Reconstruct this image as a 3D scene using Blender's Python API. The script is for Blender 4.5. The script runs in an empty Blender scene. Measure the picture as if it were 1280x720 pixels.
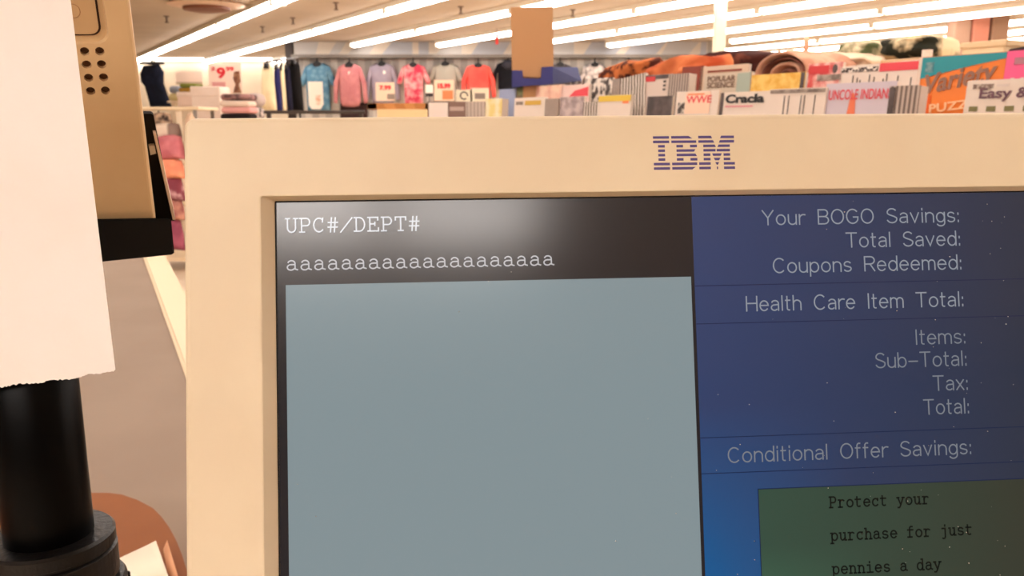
import bpy, bmesh, math, random
from mathutils import Vector, Matrix, noise
random.seed(7)
S = bpy.context.scene
COL = S.collection
PI = math.pi

# ------------------------------------------------------------------ camera, light level
F = 1065.0                              # focal length in pixels of the 1280x720 photograph
PITCH = math.radians(11.05)
EYE = Vector((0, 0, 1.45))
cam_d = bpy.data.cameras.new('camera')
cam_d.sensor_width = 36.0
cam_d.lens = 36.0 * F / 1280.0
cam_d.clip_start = 0.02
cam_d.clip_end = 100
cam_d.dof.use_dof = True
cam_d.dof.focus_distance = 0.34
cam_d.dof.aperture_fstop = 30.0
cam = bpy.data.objects.new('camera', cam_d)
cam.location = EYE
cam.rotation_euler = (PI / 2 - PITCH, 0, 0)
COL.objects.link(cam)
S.camera = cam
S.view_settings.view_transform = 'Standard'
S.view_settings.look = 'None'
S.view_settings.gamma = 1.0
S.view_settings.use_curve_mapping = False
S.view_settings.exposure = 0.0
S.cycles.max_bounces = 8
S.cycles.diffuse_bounces = 5
S.cycles.glossy_bounces = 3
S.cycles.sample_clamp_indirect = 4.0
S.cycles.use_denoising = True
TUBE = 12.0                             # radiance of the fluorescent tubes
TUBE_COL = (1.0, 0.93, 0.885)
w = bpy.data.worlds.new('world')
S.world = w
w.use_nodes = True
w.node_tree.nodes['Background'].inputs[0].default_value = (1.0, 0.85, 0.7, 1)
w.node_tree.nodes['Background'].inputs[1].default_value = 0.02

RIGHT = Vector((1, 0, 0))
DOWN = Vector((0, -math.sin(PITCH), -math.cos(PITCH)))
FWD = Vector((0, math.cos(PITCH), -math.sin(PITCH)))


def ray(px, py):
    return RIGHT * ((px - 640) / F) + DOWN * ((py - 360) / F) + FWD


def at_depth(px, py, d):                # point at depth d along the camera axis
    return EYE + ray(px, py) * d


def at_y(px, py, y):                    # point on the vertical plane Y = y
    r = ray(px, py)
    return EYE + r * (y / r.y)


def at_z(px, py, z):                    # point on the horizontal plane Z = z
    r = ray(px, py)
    return EYE + r * ((z - EYE.z) / r.z)


def at_plane(px, py, p0, n):
    r = ray(px, py)
    return EYE + r * ((p0 - EYE).dot(n) / r.dot(n))


# ------------------------------------------------------------------ materials
def lin(c):
    def f(v):
        v /= 255.0
        return v / 12.92 if v <= 0.04045 else ((v + 0.055) / 1.055) ** 2.4
    return (f(c[0]), f(c[1]), f(c[2]), 1.0)


MATS = {}


def mat(name, c, rough=0.6, spec=0.3, c2=None, scale=20.0, bump=0.0, emit=None, strength=1.0, pattern='noise',
        metal=0.0, stretch=(1, 1, 1), lo=0.4, hi=0.6):
    if name in MATS:
        return MATS[name]
    m = bpy.data.materials.new(name)
    m.use_nodes = True
    nt = m.node_tree
    b = nt.nodes['Principled BSDF']
    b.inputs['Base Color'].default_value = lin(c)
    b.inputs['Roughness'].default_value = rough
    b.inputs['Specular IOR Level'].default_value = spec
    b.inputs['Metallic'].default_value = metal
    if c2 is not None or bump:
        tc = nt.nodes.new('ShaderNodeTexCoord')
        mp = nt.nodes.new('ShaderNodeMapping')
        mp.inputs['Scale'].default_value = stretch
        nt.links.new(tc.outputs['Object'], mp.inputs[0])
        if pattern == 'noise':
            t = nt.nodes.new('ShaderNodeTexNoise')
            t.inputs['Scale'].default_value = scale
            t.inputs['Detail'].default_value = 4
            out = t.outputs[0]
        elif pattern == 'voronoi':
            t = nt.nodes.new('ShaderNodeTexVoronoi')
            t.inputs['Scale'].default_value = scale
            out = t.outputs[0]
        else:
            t = nt.nodes.new('ShaderNodeTexWave')
            t.inputs['Scale'].default_value = scale
            t.inputs['Distortion'].default_value = 2.0 if pattern == 'bands' else 0.0
            out = t.outputs[1]
        nt.links.new(mp.outputs[0], t.inputs['Vector'])
        if c2 is not None:
            rp = nt.nodes.new('ShaderNodeValToRGB')
            rp.color_ramp.elements[0].color = lin(c)
            rp.color_ramp.elements[1].color = lin(c2)
            rp.color_ramp.elements[0].position = lo
            rp.color_ramp.elements[1].position = hi
            nt.links.new(out, rp.inputs[0])
            nt.links.new(rp.outputs[0], b.inputs['Base Color'])
        if bump:
            bp = nt.nodes.new('ShaderNodeBump')
            bp.inputs['Strength'].default_value = bump
            bp.inputs['Distance'].default_value = 0.002
            nt.links.new(out, bp.inputs['Height'])
            nt.links.new(bp.outputs[0], b.inputs['Normal'])
    if emit is not None:
        b.inputs['Emission Color'].default_value = emit if len(emit) == 4 else lin(emit)
        b.inputs['Emission Strength'].default_value = strength
    MATS[name] = m
    return m


def screen_mat(name, c, c2=None, c3=None):
    """colours of a lit display, behind its matte front"""
    if name in MATS:
        return MATS[name]
    m = mat(name, (8, 8, 8), rough=SCREEN_ROUGH, spec=0.5, emit=c, strength=1.0)
    if c2 is not None:                  # c2 paints viewing-angle darkening into the emission; c3 is the panel's own lower-left colour
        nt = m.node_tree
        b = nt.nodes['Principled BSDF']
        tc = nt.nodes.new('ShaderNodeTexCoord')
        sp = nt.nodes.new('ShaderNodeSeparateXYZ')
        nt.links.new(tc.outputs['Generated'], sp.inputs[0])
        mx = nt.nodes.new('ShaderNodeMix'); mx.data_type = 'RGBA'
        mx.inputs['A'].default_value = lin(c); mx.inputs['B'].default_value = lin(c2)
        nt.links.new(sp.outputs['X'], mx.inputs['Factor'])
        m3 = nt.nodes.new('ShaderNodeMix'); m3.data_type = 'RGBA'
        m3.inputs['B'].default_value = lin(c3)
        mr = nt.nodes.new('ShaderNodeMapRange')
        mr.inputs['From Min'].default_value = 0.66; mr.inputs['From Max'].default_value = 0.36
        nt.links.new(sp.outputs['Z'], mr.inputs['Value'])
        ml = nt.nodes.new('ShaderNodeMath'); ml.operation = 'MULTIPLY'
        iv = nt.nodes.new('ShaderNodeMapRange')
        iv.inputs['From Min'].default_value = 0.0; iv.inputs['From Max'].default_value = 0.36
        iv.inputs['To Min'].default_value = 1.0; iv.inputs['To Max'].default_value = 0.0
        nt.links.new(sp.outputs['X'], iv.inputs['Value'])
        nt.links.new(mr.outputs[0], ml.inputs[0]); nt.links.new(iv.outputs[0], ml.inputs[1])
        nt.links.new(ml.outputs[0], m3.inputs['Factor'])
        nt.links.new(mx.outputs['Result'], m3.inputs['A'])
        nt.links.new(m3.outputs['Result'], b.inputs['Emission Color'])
    return m


SCREEN_ROUGH = 0.17

# ------------------------------------------------------------------ object helpers
WM = {}


def link(name, me, m, parent=None, M=None):
    o = bpy.data.objects.new(name, me)
    COL.objects.link(o)
    M = M or Matrix()
    if isinstance(m, (list, tuple)):
        for k in m:
            me.materials.append(k)
    elif m is not None:
        me.materials.append(m)
    if parent is not None:
        o.parent = parent
        o.matrix_basis = WM[parent.name].inverted() @ M
    else:
        o.matrix_basis = M
    WM[o.name] = M
    return o


def mesh(name, verts, faces, m, parent=None, M=None, smooth=False, mi=None):
    me = bpy.data.meshes.new(name)
    me.from_pydata([tuple(v) for v in verts], [], faces)
    if mi:
        for p, k in zip(me.polygons, mi):
            p.material_index = k
    if smooth:
        for p in me.polygons:
            p.use_smooth = True
    me.update()
    return link(name, me, m, parent, M)


def from_bm(name, bm, m, parent=None, M=None, smooth=False):
    bmesh.ops.recalc_face_normals(bm, faces=bm.faces[:])
    me = bpy.data.meshes.new(name)
    bm.to_mesh(me)
    bm.free()
    if smooth:
        for p in me.polygons:
            p.use_smooth = True
    return link(name, me, m, parent, M)


def thing(name, label, cat, loc=(0, 0, 0), group=None, M=None):
    o = bpy.data.objects.new(name, None)
    o.empty_display_size = 0.05
    COL.objects.link(o)
    M = M or Matrix.Translation(Vector(loc))
    o.matrix_basis = M
    WM[o.name] = M
    tag(o, label, cat, group)
    return o


def tag(o, label, cat, group=None):
    o['label'] = label
    o['category'] = cat
    if group:
        o['group'] = group
    return o


def structure(o):
    o['kind'] = 'structure'
    return o


def add_box(bm, lo, hi, M=None, bevel=0.0, seg=2, mi=0):
    r = bmesh.ops.create_cube(bm, size=1.0)
    vs = r['verts']
    lo = Vector(lo); hi = Vector(hi)
    for v in vs:
        v.co = Vector(((lo.x + hi.x) / 2 + v.co.x * (hi.x - lo.x), (lo.y + hi.y) / 2 + v.co.y * (hi.y - lo.y),
                       (lo.z + hi.z) / 2 + v.co.z * (hi.z - lo.z)))
    fs = {f for v in vs for f in v.link_faces}
    for f in fs:
        f.material_index = mi
    if bevel:
        es = list({e for v in vs for e in v.link_edges})
        r = bmesh.ops.bevel(bm, geom=es, offset=bevel, segments=seg, affect='EDGES', profile=0.5)
        vs = list({v for f in r['faces'] for v in f.verts} | {v for v in vs if v.is_valid})
    if M is not None:
        for v in vs:
            v.co = M @ v.co
    return vs


def add_prism(bm, pts, d0, d1, M=None):
    """polygon in local X,Z extruded along local Y from d0 to d1"""
    a = [bm.verts.new((p[0], d0, p[1])) for p in pts]
    b = [bm.verts.new((p[0], d1, p[1])) for p in pts]
    n = len(pts)
    bm.faces.new(a); bm.faces.new(b[::-1])
    for i in range(n):
        bm.faces.new((a[i], b[i], b[(i + 1) % n], a[(i + 1) % n]))
    if M is not None:
        for v in a + b:
            v.co = M @ v.co
    return a + b


def add_lathe(bm, prof, M, n=48, caps=True):
    rings = []
    for r, z in prof:
        rings.append([bm.verts.new(M @ Vector((r * math.cos(2 * PI * k / n), r * math.sin(2 * PI * k / n), z))) for k in range(n)])
    for a, b in zip(rings, rings[1:]):
        for k in range(n):
            bm.faces.new((a[k], a[(k + 1) % n], b[(k + 1) % n], b[k]))
    if caps and prof[0][0] > 1e-6:
        bm.faces.new(rings[0][::-1])
    if caps and prof[-1][0] > 1e-6:
        bm.faces.new(rings[-1])


def rrect(x0, x1, z0, z1, r, n=6):
    pts = []
    for cx, cz, a0 in ((x1 - r, z1 - r, 0), (x0 + r, z1 - r, 90), (x0 + r, z0 + r, 180), (x1 - r, z0 + r, 270)):
        for k in range(n + 1):
            a = math.radians(a0 + 90 * k / n)
            pts.append((cx + r * math.cos(a), cz + r * math.sin(a)))
    return pts


def axes(x, y, z, o):
    M = Matrix.Identity(4)
    for i in range(3):
        M[i][0] = x[i]; M[i][1] = y[i]; M[i][2] = z[i]; M[i][3] = o[i]
    return M


# ------------------------------------------------------------------ lettering drawn as strokes
def A(cx, cy, rx, ry, a0, a1, n=10):
    return [(cx + rx * math.cos(math.radians(a0 + (a1 - a0) * k / n)), cy + ry * math.sin(math.radians(a0 + (a1 - a0) * k / n))) for k in range(n + 1)]


SANS = {
    'Y': (.66, [[(0, 1), (.33, .48), (.66, 1)], [(.33, .48), (.33, 0)]]),
    'o': (.54, [A(.27, .34, .27, .34, 0, 360, 20)]),
    'u': (.48, [[(0, .68), (0, .25)] + A(.24, .25, .24, .25, 180, 360), [(.48, .68), (.48, 0)]]),
    'r': (.30, [[(0, .68), (0, 0)], A(.26, .38, .26, .3, 180, 70)]),
    'B': (.62, [[(0, 0), (0, 1), (.36, 1)] + A(.36, .76, .22, .24, 90, -90) + [(0, .52)], [(.36, .52)] + A(.36, .26, .26, .26, 90, -90) + [(0, 0)]]),
    'O': (.74, [A(.37, .5, .37, .5, 0, 360, 24)]),
    'G': (.72, [A(.37, .5, .37, .5, 45, 330, 20) + [(.70, .45), (.42, .45)]]),
    'S': (.60, [A(.3, .74, .28, .26, 35, 200) + [(.14, .57), (.46, .44)] + A(.3, .26, .3, .26, 20, -160)]),
    'a': (.48, [A(.24, .47, .22, .21, 150, 0) + [(.46, 0)], [(.46, .4), (.22, .38)] + A(.2, .19, .2, .19, 90, 320)]),
    'v': (.50, [[(0, .68), (.25, 0), (.5, .68)]]),
    'i': (.06, [[(.03, .68), (.03, 0)], [(.03, .88), (.03, .98)]]),
    'n': (.48, [[(0, .68), (0, 0)], A(.24, .42, .24, .26, 180, 0) + [(.48, 0)]]),
    'g': (.50, [A(.25, .34, .25, .33, 0, 360, 20), [(.5, .68), (.5, -.05)] + A(.25, -.05, .25, .23, 0, -150)]),
    's': (.44, [A(.22, .5, .2, .18, 30, 210) + [(.1, .38), (.34, .3)] + A(.22, .18, .22, .18, 30, -150)]),
    ':': (.06, [[(.03, 0), (.03, .10)], [(.03, .52), (.03, .62)]]),
    'T': (.66, [[(0, 1), (.66, 1)], [(.33, 1), (.33, 0)]]),
    't': (.30, [[(.1, .95), (.1, .12)] + A(.22, .12, .12, .12, 180, 280), [(0, .68), (.28, .68)]]),
    'l': (.04, [[(.02, 1), (.02, 0)]]),
    'd': (.52, [A(.26, .34, .26, .34, 0, 360, 20), [(.52, 1), (.52, 0)]]),
    'C': (.70, [A(.37, .5, .37, .5, 48, 312, 20)]),
    'p': (.52, [A(.26, .34, .26, .34, 0, 360, 20), [(0, .68), (0, -.28)]]),
    'e': (.52, [[(.0, .36), (.52, .36)] + A(.26, .34, .26, .34, 4, 318, 18)]),
    'R': (.62, [[(0, 0), (0, 1), (.36, 1)] + A(.36, .74, .26, .26, 90, -90) + [(0, .48)], [(.34, .48), (.62, 0)]]),
    'm': (.80, [[(0, .68), (0, 0)], A(.2, .46, .2, .22, 180, 0) + [(.4, 0)], A(.6, .46, .2, .22, 180, 0) + [(.8, 0)]]),
    'H': (.66, [[(0, 0), (0, 1)], [(.66, 0), (.66, 1)], [(0, .52), (.66, .52)]]),
    'h': (.48, [[(0, 1), (0, 0)], A(.24, .42, .24, .26, 180, 0) + [(.48, 0)]]),
    'c': (.48, [A(.26, .34, .26, .34, 50, 310, 16)]),
    'I': (.06, [[(.03, 1), (.03, 0)]]),
    '-': (.56, [[(0, .38), (.56, .38)]]),
    'x': (.46, [[(0, .68), (.46, 0)], [(.46, .68), (0, 0)]]),
    'b': (.52, [A(.26, .34, .26, .34, 0, 360, 20), [(0, 1), (0, 0)]]),
    'f': (.30, [A(.24, .82, .14, .18, 70, 180) + [(.1, 0)], [(0, .68), (.28, .68)]]),
}


def sf(x, y, wd=.15):                   # a serif
    return [(x - wd, y), (x + wd, y)]


MONO = {
    'U': [[(.13, 1), (.13, .3)] + A(.42, .3, .29, .3, 180, 360) + [(.71, 1)], sf(.13, 1), sf(.71, 1)],
    'P': [[(.15, 0), (.15, 1), (.5, 1)] + A(.5, .73, .24, .27, 90, -90) + [(.15, .46)], [(0, 0), (.36, 0)], [(0, 1), (.15, 1)]],
    'C': [A(.42, .5, .38, .5, 55, 315, 18), [(.68, .72), (.70, 1)]],
    '#': [[(.34, 1.02), (.26, -.02)], [(.62, 1.02), (.54, -.02)], [(.1, .67), (.78, .67)], [(.08, .33), (.76, .33)]],
    '/': [[(.0, -.05), (.84, 1.0)]],
    'D': [[(.15, 0), (.15, 1), (.38, 1)] + A(.38, .5, .38, .5, 90, -90) + [(0, 0)], [(0, 1), (.15, 1)]],
    'E': [[(.15, 0), (.15, 1)], [(0, 1), (.74, 1), (.74, .8)], [(.15, .52), (.52, .52)], [(.52, .64), (.52, .4)], [(0, 0), (.78, 0), (.78, .22)]],
    'T': [[(.42, 1), (.42, 0)], [(.04, .78), (.04, 1), (.8, 1), (.8, .78)], sf(.42, 0, .18)],
    'a': [A(.38, .47, .26, .22, 155, 0) + [(.64, .08), (.82, .02)], [(.64, .40), (.36, .40)] + A(.34, .2, .26, .2, 90, 325)],
    'r': [[(.06, .68), (.24, .68), (.24, 0)], A(.52, .4, .28, .28, 180, 50), [(.06, 0), (.5, 0)]],
    'o': [A(.42, .34, .34, .34, 0, 360, 20)],
    't': [[(.26, .92), (.26, .16)] + A(.46, .16, .2, .16, 180, 310), [(.06, .68), (.66, .68)]],
    'e': [[(.08, .36), (.76, .36)] + A(.42, .34, .34, .34, 4, 320, 18)],
    'c': [A(.44, .34, .34, .34, 45, 315, 16), [(.7, .5), (.7, .68)]],
    'y': [[(.12, .68), (.42, .02)], [(.74, .68), (.36, -.16), (.26, -.26), (.1, -.26)], sf(.12, .68, .12), sf(.74, .68, .12)],
    'u': [[(.02, .68), (.16, .68), (.16, .25)] + A(.38, .25, .22, .25, 180, 320) + [(.66, .2)], [(.5, .68), (.66, .68), (.66, 0), (.82, 0)]],
    'p': [[(.0, .68), (.14, .68), (.14, -.28)], A(.44, .34, .32, .34, 0, 360, 20), sf(.14, -.28, .16)],
    'h': [[(.02, 1), (.16, 1), (.16, 0)], A(.42, .42, .26, .26, 180, 0) + [(.68, 0)], sf(.16, 0, .13), sf(.68, 0, .13)],
    's': [A(.42, .5, .27, .18, 30, 210) + [(.2, .38), (.62, .3)] + A(.42, .18, .29, .18, 30, -160)],
    'f': [A(.56, .8, .24, .2, 70, 180) + [(.32, 0)], [(.1, .68), (.7, .68)], [(.1, 0), (.58, 0)]],
    'j': [[(.2, .68), (.56, .68), (.56, -.1)] + A(.36, -.1, .2, .18, 0, -120), [(.54, .9), (.54, 1)]],
    'n': [[(.02, .68), (.16, .68), (.16, 0)], A(.42, .42, .26, .26, 180, 0) + [(.68, 0)], sf(.16, 0, .13), sf(.68, 0, .13)],
    'i': [[(.14, .68), (.42, .68), (.42, 0)], [(.08, 0), (.76, 0)], [(.4, .9), (.4, 1)]],
    'd': [A(.36, .34, .31, .34, 0, 360, 20), [(.52, 1), (.67, 1), (.67, 0), (.82, 0)]],
}


def ribbon(pts, wd, sx, sy, ox, oy, V, Fc):
    """flat pen stroke of constant width with mitred corners and square ends"""
    P = [Vector((ox + x * sx, oy + y * sy)) for x, y in pts]
    Q = [P[0]]
    for p in P[1:]:
        if (p - Q[-1]).length > 1e-7:
            Q.append(p)
    if len(Q) < 2:
        return
    closed = (Q[0] - Q[-1]).length < 1e-6
    if closed:
        Q = Q[:-1]
    n = len(Q)
    h = wd / 2
    base = len(V)
    for i in range(n):
        a = Q[i - 1] if (i > 0 or closed) else None
        b = Q[(i + 1) % n] if (i < n - 1 or closed) else None
        p = Q[i]
        if a is None:
            d = (b - p).normalized(); p = p - d * h * .9; nn = Vector((-d.y, d.x)); k = h
        elif b is None:
            d = (p - a).normalized(); p = p + d * h * .9; nn = Vector((-d.y, d.x)); k = h
        else:
            d1 = (p - a).normalized(); d2 = (b - p).normalized()
            n1 = Vector((-d1.y, d1.x)); n2 = Vector((-d2.y, d2.x))
            nn = (n1 + n2)
            nn = nn.normalized() if nn.length > 1e-4 else n1
            k = h / max(.5, nn.dot(n1))
        V.append((p + nn * k)); V.append((p - nn * k))
    for i in range(n if closed else n - 1):
        j = (i + 1) % n
        Fc.append((base + 2 * i, base + 2 * i + 1, base + 2 * j + 1, base + 2 * j))


def sans_line(s, x1, yb, width, cap, pen, gap=.20, space=.68):
    """right-aligned at x1, stretched to width; returns 2-D vertices and faces"""
    tot = 0
    for i, ch in enumerate(s):
        tot += space if ch == ' ' else SANS[ch][0] + (gap if i < len(s) - 1 else 0)
    sx = (width - pen) / tot
    V = []; Fc = []
    x = x1 - width + pen / 2
    for ch in s:
        if ch == ' ':
            x += space * sx
            continue
        wd, st = SANS[ch]
        for p in st:
            ribbon(p, pen, sx, cap, x, yb, V, Fc)
        x += (wd + gap) * sx
    return V, Fc


def mono_line(s, x0, yb, adv, cap, pen):
    V = []; Fc = []
    for i, ch in enumerate(s):
        if ch == ' ':
            continue
        for p in MONO[ch]:
            ribbon(p, pen, adv, cap, x0 + i * adv, yb, V, Fc)
    return V, Fc


def font_mesh(name, text, size, m, parent, M, width=None, bold=0.0, shear=0.0, height=None):
    """printed title: built-in font turned into a thin raised mesh in local X,Z facing -Y"""
    cu = bpy.data.curves.new(name, 'FONT')
    cu.body = text
    cu.size = size
    cu.offset = bold
    cu.shear = shear
    cu.extrude = 0.0002
    t = bpy.data.objects.new(name, cu)
    COL.objects.link(t)
    bpy.context.view_layer.update()
    me = bpy.data.meshes.new_from_object(t.evaluated_get(bpy.context.evaluated_depsgraph_get()))
    bpy.data.objects.remove(t)
    bpy.data.curves.remove(cu)
    me.name = name
    xs = [v.co.x for v in me.vertices]; ys = [v.co.y for v in me.vertices]
    kx = (width / (max(xs) - min(xs))) if width else 1
    ky = (height / (max(ys) - min(ys))) if height else 1
    x0 = min(xs); y0 = min(ys)
    for v in me.vertices:
        v.co = Vector(((v.co.x - x0) * kx, -v.co.z, (v.co.y - y0) * ky))
    me.materials.clear()
    return link(name, me, m, parent, M)


# ================================================================== THE ROOM
wall_white = mat('wall_white_paint', (238, 222, 196), rough=.8, c2=(230, 213, 187), scale=2)
ceil_m = mat('ceiling_tile', (202, 185, 163), rough=.9, c2=(194, 177, 155), scale=1.2)
floor_m = mat('floor_tile', (222, 202, 178), rough=.35, spec=.4, c2=(211, 191, 167), scale=1.5)
CEIL = 2.69
X0, X1, Y0, Y1 = -16.0, 19.0, -6.0, 20.0


def slab(name, lo, hi, m):
    bm = bmesh.new()
    add_box(bm, lo, hi)
    return structure(from_bm(name, bm, m))


slab('floor', (X0, Y0, -.1), (X1, Y1, 0), floor_m)
slab('ceiling', (X0, Y0, CEIL), (X1, Y1, CEIL + .1), ceil_m)
slab('wall_far', (X0, Y1, 0), (X1, Y1 + .1, CEIL), wall_white)
slab('wall_left', (X0 - .1, Y0, 0), (X0, Y1, CEIL), wall_white)
slab('wall_right', (X1, Y0, 0), (X1 + .1, Y1, CEIL), wall_white)
slab('wall_near', (X0, Y0 - .1, 0), (X1, Y0, CEIL), mat('near_wall_paint', (120, 105, 92), rough=.8, c2=(112, 98, 86), scale=2))

AX = Vector((-math.sin(math.radians(31)), math.cos(math.radians(31)), 0))       # the way the aisles and light rows run
PX = Vector((AX.y, -AX.x, 0))

# ------------------------------------------------------------------ partition wall with the shirt display
YP = 14.0
xl = at_y(365, 72, YP).x
xr = at_y(897, 72, YP).x
zr = at_y(600, 72, YP).z
zt = CEIL
bm = bmesh.new()
add_box(bm, (xl, YP, 0), (xr, YP + .12, zt))
part_wall = structure(from_bm('wall_partition', bm, mat('slatwall_grey', (216, 208, 198), rough=.6, c2=(186, 179, 171), scale=1.6, pattern='wave', stretch=(.9, .05, .02))))
bm = bmesh.new()
add_box(bm, (xl - .09, YP - .06, 0), (xl + .03, YP + .1, zt))
structure(from_bm('trim_1', bm, mat('dark_post', (52, 40, 34), rough=.5)))
bm = bmesh.new()
pc = at_y(898.5, 60, 8.6).x
add_box(bm, (pc - .053, 8.55, 0), (pc + .053, 8.65, CEIL), bevel=.006)
add_box(bm, (pc - .09, 8.51, 0), (pc + .09, 8.69, .15))
structure(from_bm('trim_2', bm, mat('cream_post', (244, 232, 205), rough=.6)))
# display header: slanting grey and cream panels over the rail
hm = [mat('header_grey', (208, 202, 196), rough=.5), mat('header_cream', (232, 218, 200), rough=.5), mat('header_blue_grey', (196, 196, 200), rough=.5)]
V = []; Fc = []; mi = []
rnd = random.Random(3)
x = xl + .04
zb, zh = zr + .03, CEIL - .004
k = 0
sl = 0.0
while x < xr - .2:
    col = 1 if k % 2 else rnd.choice((0, 2))
    wd = rnd.choice((.10, .14, .2)) if col == 1 else rnd.choice((.16, .34, .42, .5))
    s2 = rnd.choice((0, .0, .06, .14, .18))
    x2 = min(x + wd, xr - .19)
    s2 = max(s2, sl - wd + .03)
    b = len(V)
    for yy in (YP - .03, YP - .005):
        V += [(x, yy, zb), (x2, yy, zb), (x2 + s2, yy, zh), (x + sl, yy, zh)]
    for q in ((0, 1, 2, 3), (7, 6, 5, 4), (0, 4, 5, 1), (1, 5, 6, 2), (2, 6, 7, 3), (3, 7, 4, 0)):
        Fc.append(tuple(b + i for i in q)); mi.append(col)
    x = x2; sl = s2
    k += 1
structure(mesh('trim_3', V, Fc, hm, mi=mi))
bm = bmesh.new()
add_box(bm, (xl + .05, YP - .27, zr - .02), (xr - .06, YP - .0, zr + .03))
structure(from_bm('trim_4', bm, mat('rail_grey', (120, 112, 104), rough=.4)))

# ------------------------------------------------------------------ ceiling light rows
YW = 17.6
H = CEIL - EYE.z
fix_house = None
LF = 2.44
lamp_glow = mat('tube_glow', (255, 250, 240), emit=(TUBE_COL[0], TUBE_COL[1], TUBE_COL[2], 1), strength=TUBE)
housing_m = mat('fixture_white', (235, 225, 205), rough=.5)


def make_fixture():
    root = thing('ceiling_light', '', 'ceiling light')
    bm = bmesh.new()
    add_box(bm, (-.075, -LF / 2, -.05), (.075, LF / 2, 0))
    for s in (-1, 1):
        add_box(bm, (-.075, s * (LF / 2 - .02) - .018, -.10), (.075, s * (LF / 2 - .02) + .018, -.05))
    from_bm('housing', bm, housing_m, root)
    bm = bmesh.new()
    pts = [(.06 * math.cos(PI + PI * i / 6), -.05 + .055 * math.sin(PI + PI * i / 6)) for i in range(7)]
    add_prism(bm, pts, -LF / 2 + .03, LF / 2 - .03)
    from_bm('tube', bm, lamp_glow, root)
    return root


proto = make_fixture()
used = False
ROWS = [(-6.97, 'a'), (-5.73, 'a'), (-4.49, 'a'), (-3.25, 'a'), (-2.01, 'b'), (-.77, 'b'), (.47, 'b'), (1.71, 'b'), (2.82, '1'), (4.16, '2'), (5.43, '3'), (6.67, '4'),
        (7.91, '5'), (9.15, '6'), (10.39, '7'), (11.63, '8'), (12.87, '8'), (14.11, '8'), (15.35, '8')]
ROWNAME = {'1': 'long white fluorescent tube of the row ending over the white wall at the left',
           '2': 'white fluorescent tube of the row ending above the blue shirt',
           '3': 'white fluorescent tube of the row ending above the lavender shirt',
           '4': 'white fluorescent tube of the row that starts above the coral shirt',
           '5': 'white fluorescent tube of the upper row starting right of the cardboard sign',
           '6': 'white fluorescent tube of the second row right of the cardboard sign',
           '7': 'white fluorescent tube of the row reaching the cream post',
           '8': 'white fluorescent tube in the far crowded rows above the blankets',
           'a': 'white fluorescent tube on the ceiling over the checkout lanes',
           'b': 'white fluorescent tube on the ceiling just above the checkout'}
for q, kind in ROWS:
    q *= H / 1.35
    te = (YP - .2 - q * PX.y) / AX.y - LF / 2
    if not xl - .2 < (PX * q + AX * te).x < xr + .2:
        te = (YW - .3 - q * PX.y) / AX.y - LF / 2
    t = te - LF * 12
    while t < 26:
        c = PX * q + AX * t
        e0 = c - AX * (LF / 2); e1 = c + AX * (LF / 2)
        t += LF
        ok = all(X0 + .3 < e.x < X1 - .3 and Y0 + .3 < e.y < Y1 - .25 for e in (e0, e1))
        if not ok:
            continue
        # the shirt wall is in the way
        if min(e0.y, e1.y) < YP + .3 and max(e0.y, e1.y) > YP - .15 and xl - .2 < c.x < xr + .2:
            continue
        if q < 2 and e1.y > 8.0:
            continue
        if q < -3 and c.y > 6:
            continue
        if min(e0.y, e1.y) < -1.5 and abs(c.x) < 7:
            continue
        if used:
            r = proto.copy(); COL.objects.link(r)
            for ch in proto.children:
                d = ch.copy(); COL.objects.link(d); d.parent = r
        else:
            r = proto; used = True
        ang = math.atan2(AX.y, AX.x) - PI / 2
        r.matrix_basis = Matrix.Translation((c.x, c.y, CEIL)) @ Matrix.Rotation(ang, 4, 'Z')
        tag(r, ROWNAME[kind], 'ceiling light', ROWNAME[kind].replace('white fluorescent tube of', 'tubes of').replace('white fluorescent tube', 'tubes'))

added_glow_m = mat('added_panel_glow', (255, 250, 240), emit=(TUBE_COL[0], TUBE_COL[1], TUBE_COL[2], 1), strength=TUBE * 1.7)  # unseen panels added behind the camera for a bright reflection atop the screen
for cx, cy in [(-2.45 + .68 * k, -2.72) for k in range(5)] + [(-2.45 + .68 * k, -2.05) for k in range(4)]:
    root = thing('added_panel_light', 'added unseen square light panel that brightens the screen reflection', 'ceiling light', (cx, cy, CEIL), 'added light panels mirrored in the screen')
    bm = bmesh.new()
    for x0_, x1_, y0_, y1_ in ((-.33, .33, -.33, -.29), (-.33, .33, .29, .33), (-.33, -.29, -.29, .29), (.29, .33, -.29, .29)):
        add_box(bm, (x0_, y0_, -.03), (x1_, y1_, 0))
    from_bm('frame', bm, housing_m, root).matrix_basis = Matrix()
    bm = bmesh.new()
    add_box(bm, (-.29, -.29, -.015), (.29, .29, -.005))
    from_bm('diffuser', bm, added_glow_m, root).matrix_basis = Matrix()  # glowing face of the added unseen panel

# light strip along the top of the far left wall
YW = 17.6
xa = at_y(150, 72, YW).x
xb = at_y(350, 72, YW).x
slab('wall_white_bay', (X0 + .01, YW, 0), (at_y(372, 72, YW).x, YW + .12, CEIL), wall_white)
zs = at_y(260, 73, YW).z
root = thing('strip_light', 'long level strip light along the top of the white wall at left', 'strip light', ((xa + xb) / 2, YW, zs))
bm = bmesh.new()
add_box(bm, (xa, YW - .05, zs - .06), (xb, YW, zs + .06))
from_bm('housing', bm, housing_m, root)
bm = bmesh.new()
add_box(bm, (xa + .02, YW - .12, zs - .05), (xb - .02, YW - .05, zs + .05), bevel=.02)
from_bm('tube', bm, lamp_glow, root)

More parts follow.
